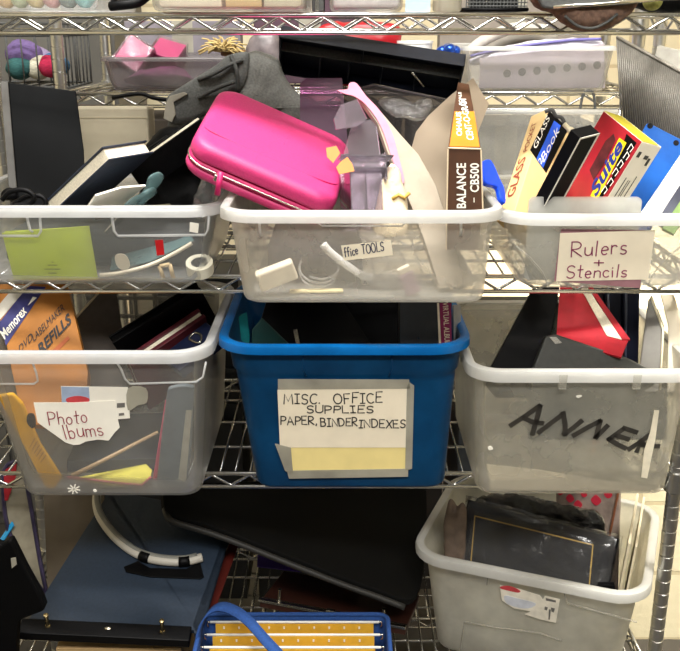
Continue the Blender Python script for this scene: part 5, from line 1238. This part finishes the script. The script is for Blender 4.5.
q = W(656, 9, .0); ball('tennis_ball', 'dull yellow green ball beside the black cap', 'ball', (q.x, -.01 + .03, zt + .016), .015, mat('dull_green_felt', '#8f8f4a', .9, noise=200, var=.2), disp=0, sq=(1, 1, 1))

# ================================================================ far background
bw = mat('orange_wood', '#9c5a2c', .5, noise=20, var=.2, stretch=(1, 8, 8))
r = thing('wooden_bench', 'low orange brown wooden bench against the cream block wall', 'bench', (.45, 1.7, 0))
obj('seat_board', mb().box(flat(0, 0, 0), .10, 1.0, 1.5, 1.82, .50, .535), bw, r, bevel=.004)
for x in (.16, .94):
    for y in (1.55, 1.77): obj('leg', mb().box(flat(x, y, 0), -.02, .02, -.02, .02, 0, .499), bw, r)
r = thing('plastic_crate', 'dark lattice crate on the rear floor shelf, seen past the refill carton', 'crate', (-.42, .75, .13))
dm = mat('crate_dark', '#26282c', .5)
b = mb(); x0, x1, y0, z0, z1 = -.62, -.24, .62, .62, .98
for k in range(9): b.box(flat(0, 0, 0), x0 + .0475 * k - .004, x0 + .0475 * k + .004, y0, y0 + .01, z0, z1)
for k in range(9): b.box(flat(0, 0, 0), x0, x1, y0, y0 + .01, z0 + .045 * k - .004, z0 + .045 * k + .004)
obj('lattice_side', b, dm, r)
obj('lower_wall', mb().box(flat(0, 0, 0), x0, x1, y0 - .001, y0 + .25, .125, z0 - .005), dm, r)
obj('end_wall', mb().box(flat(0, 0, 0), -.44, -.24, y0 + .015, y0 + .25, z0, z1), dm, r)
for (xa, xb, za, zb, ya, lb, c) in ((-.21, .06, .125, .95, .62, 'tall charcoal carton added as dark backing on the rear floor shelf behind the blue bin', '#232426'), (.08, .26, .125, .70, .66, 'brown black carton added as dark backing on the rear floor shelf behind the gap between blue and cloudy bins', '#2a2522'), (.29, .62, .125, .86, .62, 'slate carton added as dark backing on the rear floor shelf behind the cloudy bin', '#30343a')):
    r = thing('carton', lb, 'box', ((xa + xb) / 2, ya + .14, za))  # cartons added to keep the rear floor shelf dark
    m_ = mat('carton_' + c[1:], c, .7, noise=20, var=.15)
    obj('box', mb().box(flat(0, 0, 0), xa, xb, ya, ya + .28, za, zb), m_, r, bevel=.003)
    obj('packing_tape', mb().box(flat(0, 0, 0), (xa + xb) / 2 - .025, (xa + xb) / 2 + .025, ya - .0006, ya, zb - .12, zb), M['tape'], r)

for (xa, xb, za, zb, ya, lb, c) in ((-.50, -.16, 1.102, 1.34, .66, 'dull grey brown carton added as backing on the middle rear shelf behind the cream box file', '#6a655c'), (-.14, .14, 1.102, 1.36, .68, 'charcoal carton added as backing on the middle rear shelf behind the grey canvas bag', '#3d3c3b'), (.16, .58, 1.102, 1.33, .64, 'pale grey carton added as backing on the middle rear shelf behind the tan slipcase', '#8f8d86'),
        (-.20, .06, ZB + .001, 1.60, .80, 'dark plum carton added as backing at the very back of the upper rear shelf', '#4a3440'), (-.52, -.24, ZB + .001, 1.55, .89, 'smoky grey carton added as backing behind the clear tub of pink boxes', '#77727a'), (.24, .60, ZB + .001, 1.60, .885, 'taupe carton added as backing behind the translucent bin with punched holes', '#857d74')):
    r = thing('carton', lb, 'box', ((xa + xb) / 2, ya + .03, za))  # cartons added to block the bright back wall behind the shelves
    dd = .24 if ya < .7 else (.12 if ya < .85 else .06)
    obj('box', mb().box(flat(0, 0, 0), xa, xb, ya, ya + dd, za, zb), mat('carton_' + c[1:], c, .75, noise=20, var=.15), r, bevel=.003)
    obj('packing_tape', mb().box(flat(0, 0, 0), (xa + xb) / 2 - .025, (xa + xb) / 2 + .025, ya - .0006, ya, zb - .10, zb), M['tape'], r)

r = thing('backdrop_cabinet', 'tall dull grey cabinet added to darken the background behind the wire basket of yarn', 'cabinet', (-1.05, 1.4, 0))  # cabinet added to cover bright wall and darken the background
obj('body', mb().box(flat(0, 0, 0), -1.45, -.62, 1.22, 1.62, 0, 1.72), mat('cabinet_grey', '#55534f', .6, noise=10, var=.1), r, bevel=.004)
for x0, x1 in ((-1.44, -1.04), (-1.03, -.63)): 
    d = obj('door', mb().box(flat(0, 0, 0), x0, x1, 1.205, 1.2195, .05, 1.69), mat('cabinet_door_grey', '#5f5d58', .55, noise=10, var=.1), r, bevel=.002)
    obj('handle', mb().box(flat(0, 0, 0), (x1 - .05 if x0 < -1.2 else x0 + .03), (x1 - .03 if x0 < -1.2 else x0 + .05), 1.19, 1.2045, .85, .98), M['metal'], d, bevel=.002)
F = flat(-.56, .03, Z2 + .0045)
r = thing('filler_fleece', 'charcoal fleece filler added to darken the floor of the shallow clear bin', 'cloth', F)  # dark filler added so the inside of the bin looks shaded
obj('body', mb().pillow(F, rrect(0, .33, 0, .22, .03, 5), [(.96, 0), (1, .01), (1, .045), (.94, .055), (.6, .058)]), mat('charcoal_fleece', '#2b2d2e', .95, noise=160, var=.25, bump=.4), r, sm='all')
F = flat(-.115, -.05, Z2 + .0045)
r = thing('filler_pouch', 'dark grey filler pouch added under the pink case to darken the milky bin', 'pouch', F)  # filler added to darken the milky bin's interior
obj('body', mb().pillow(F, rrect(0, .15, 0, .22, .025, 5), [(.95, 0), (1, .01), (1, .045), (.92, .06), (.5, .064)]), mat('filler_pouch_grey', '#34343a', .9, noise=160, var=.25, bump=.4), r, sm='all')
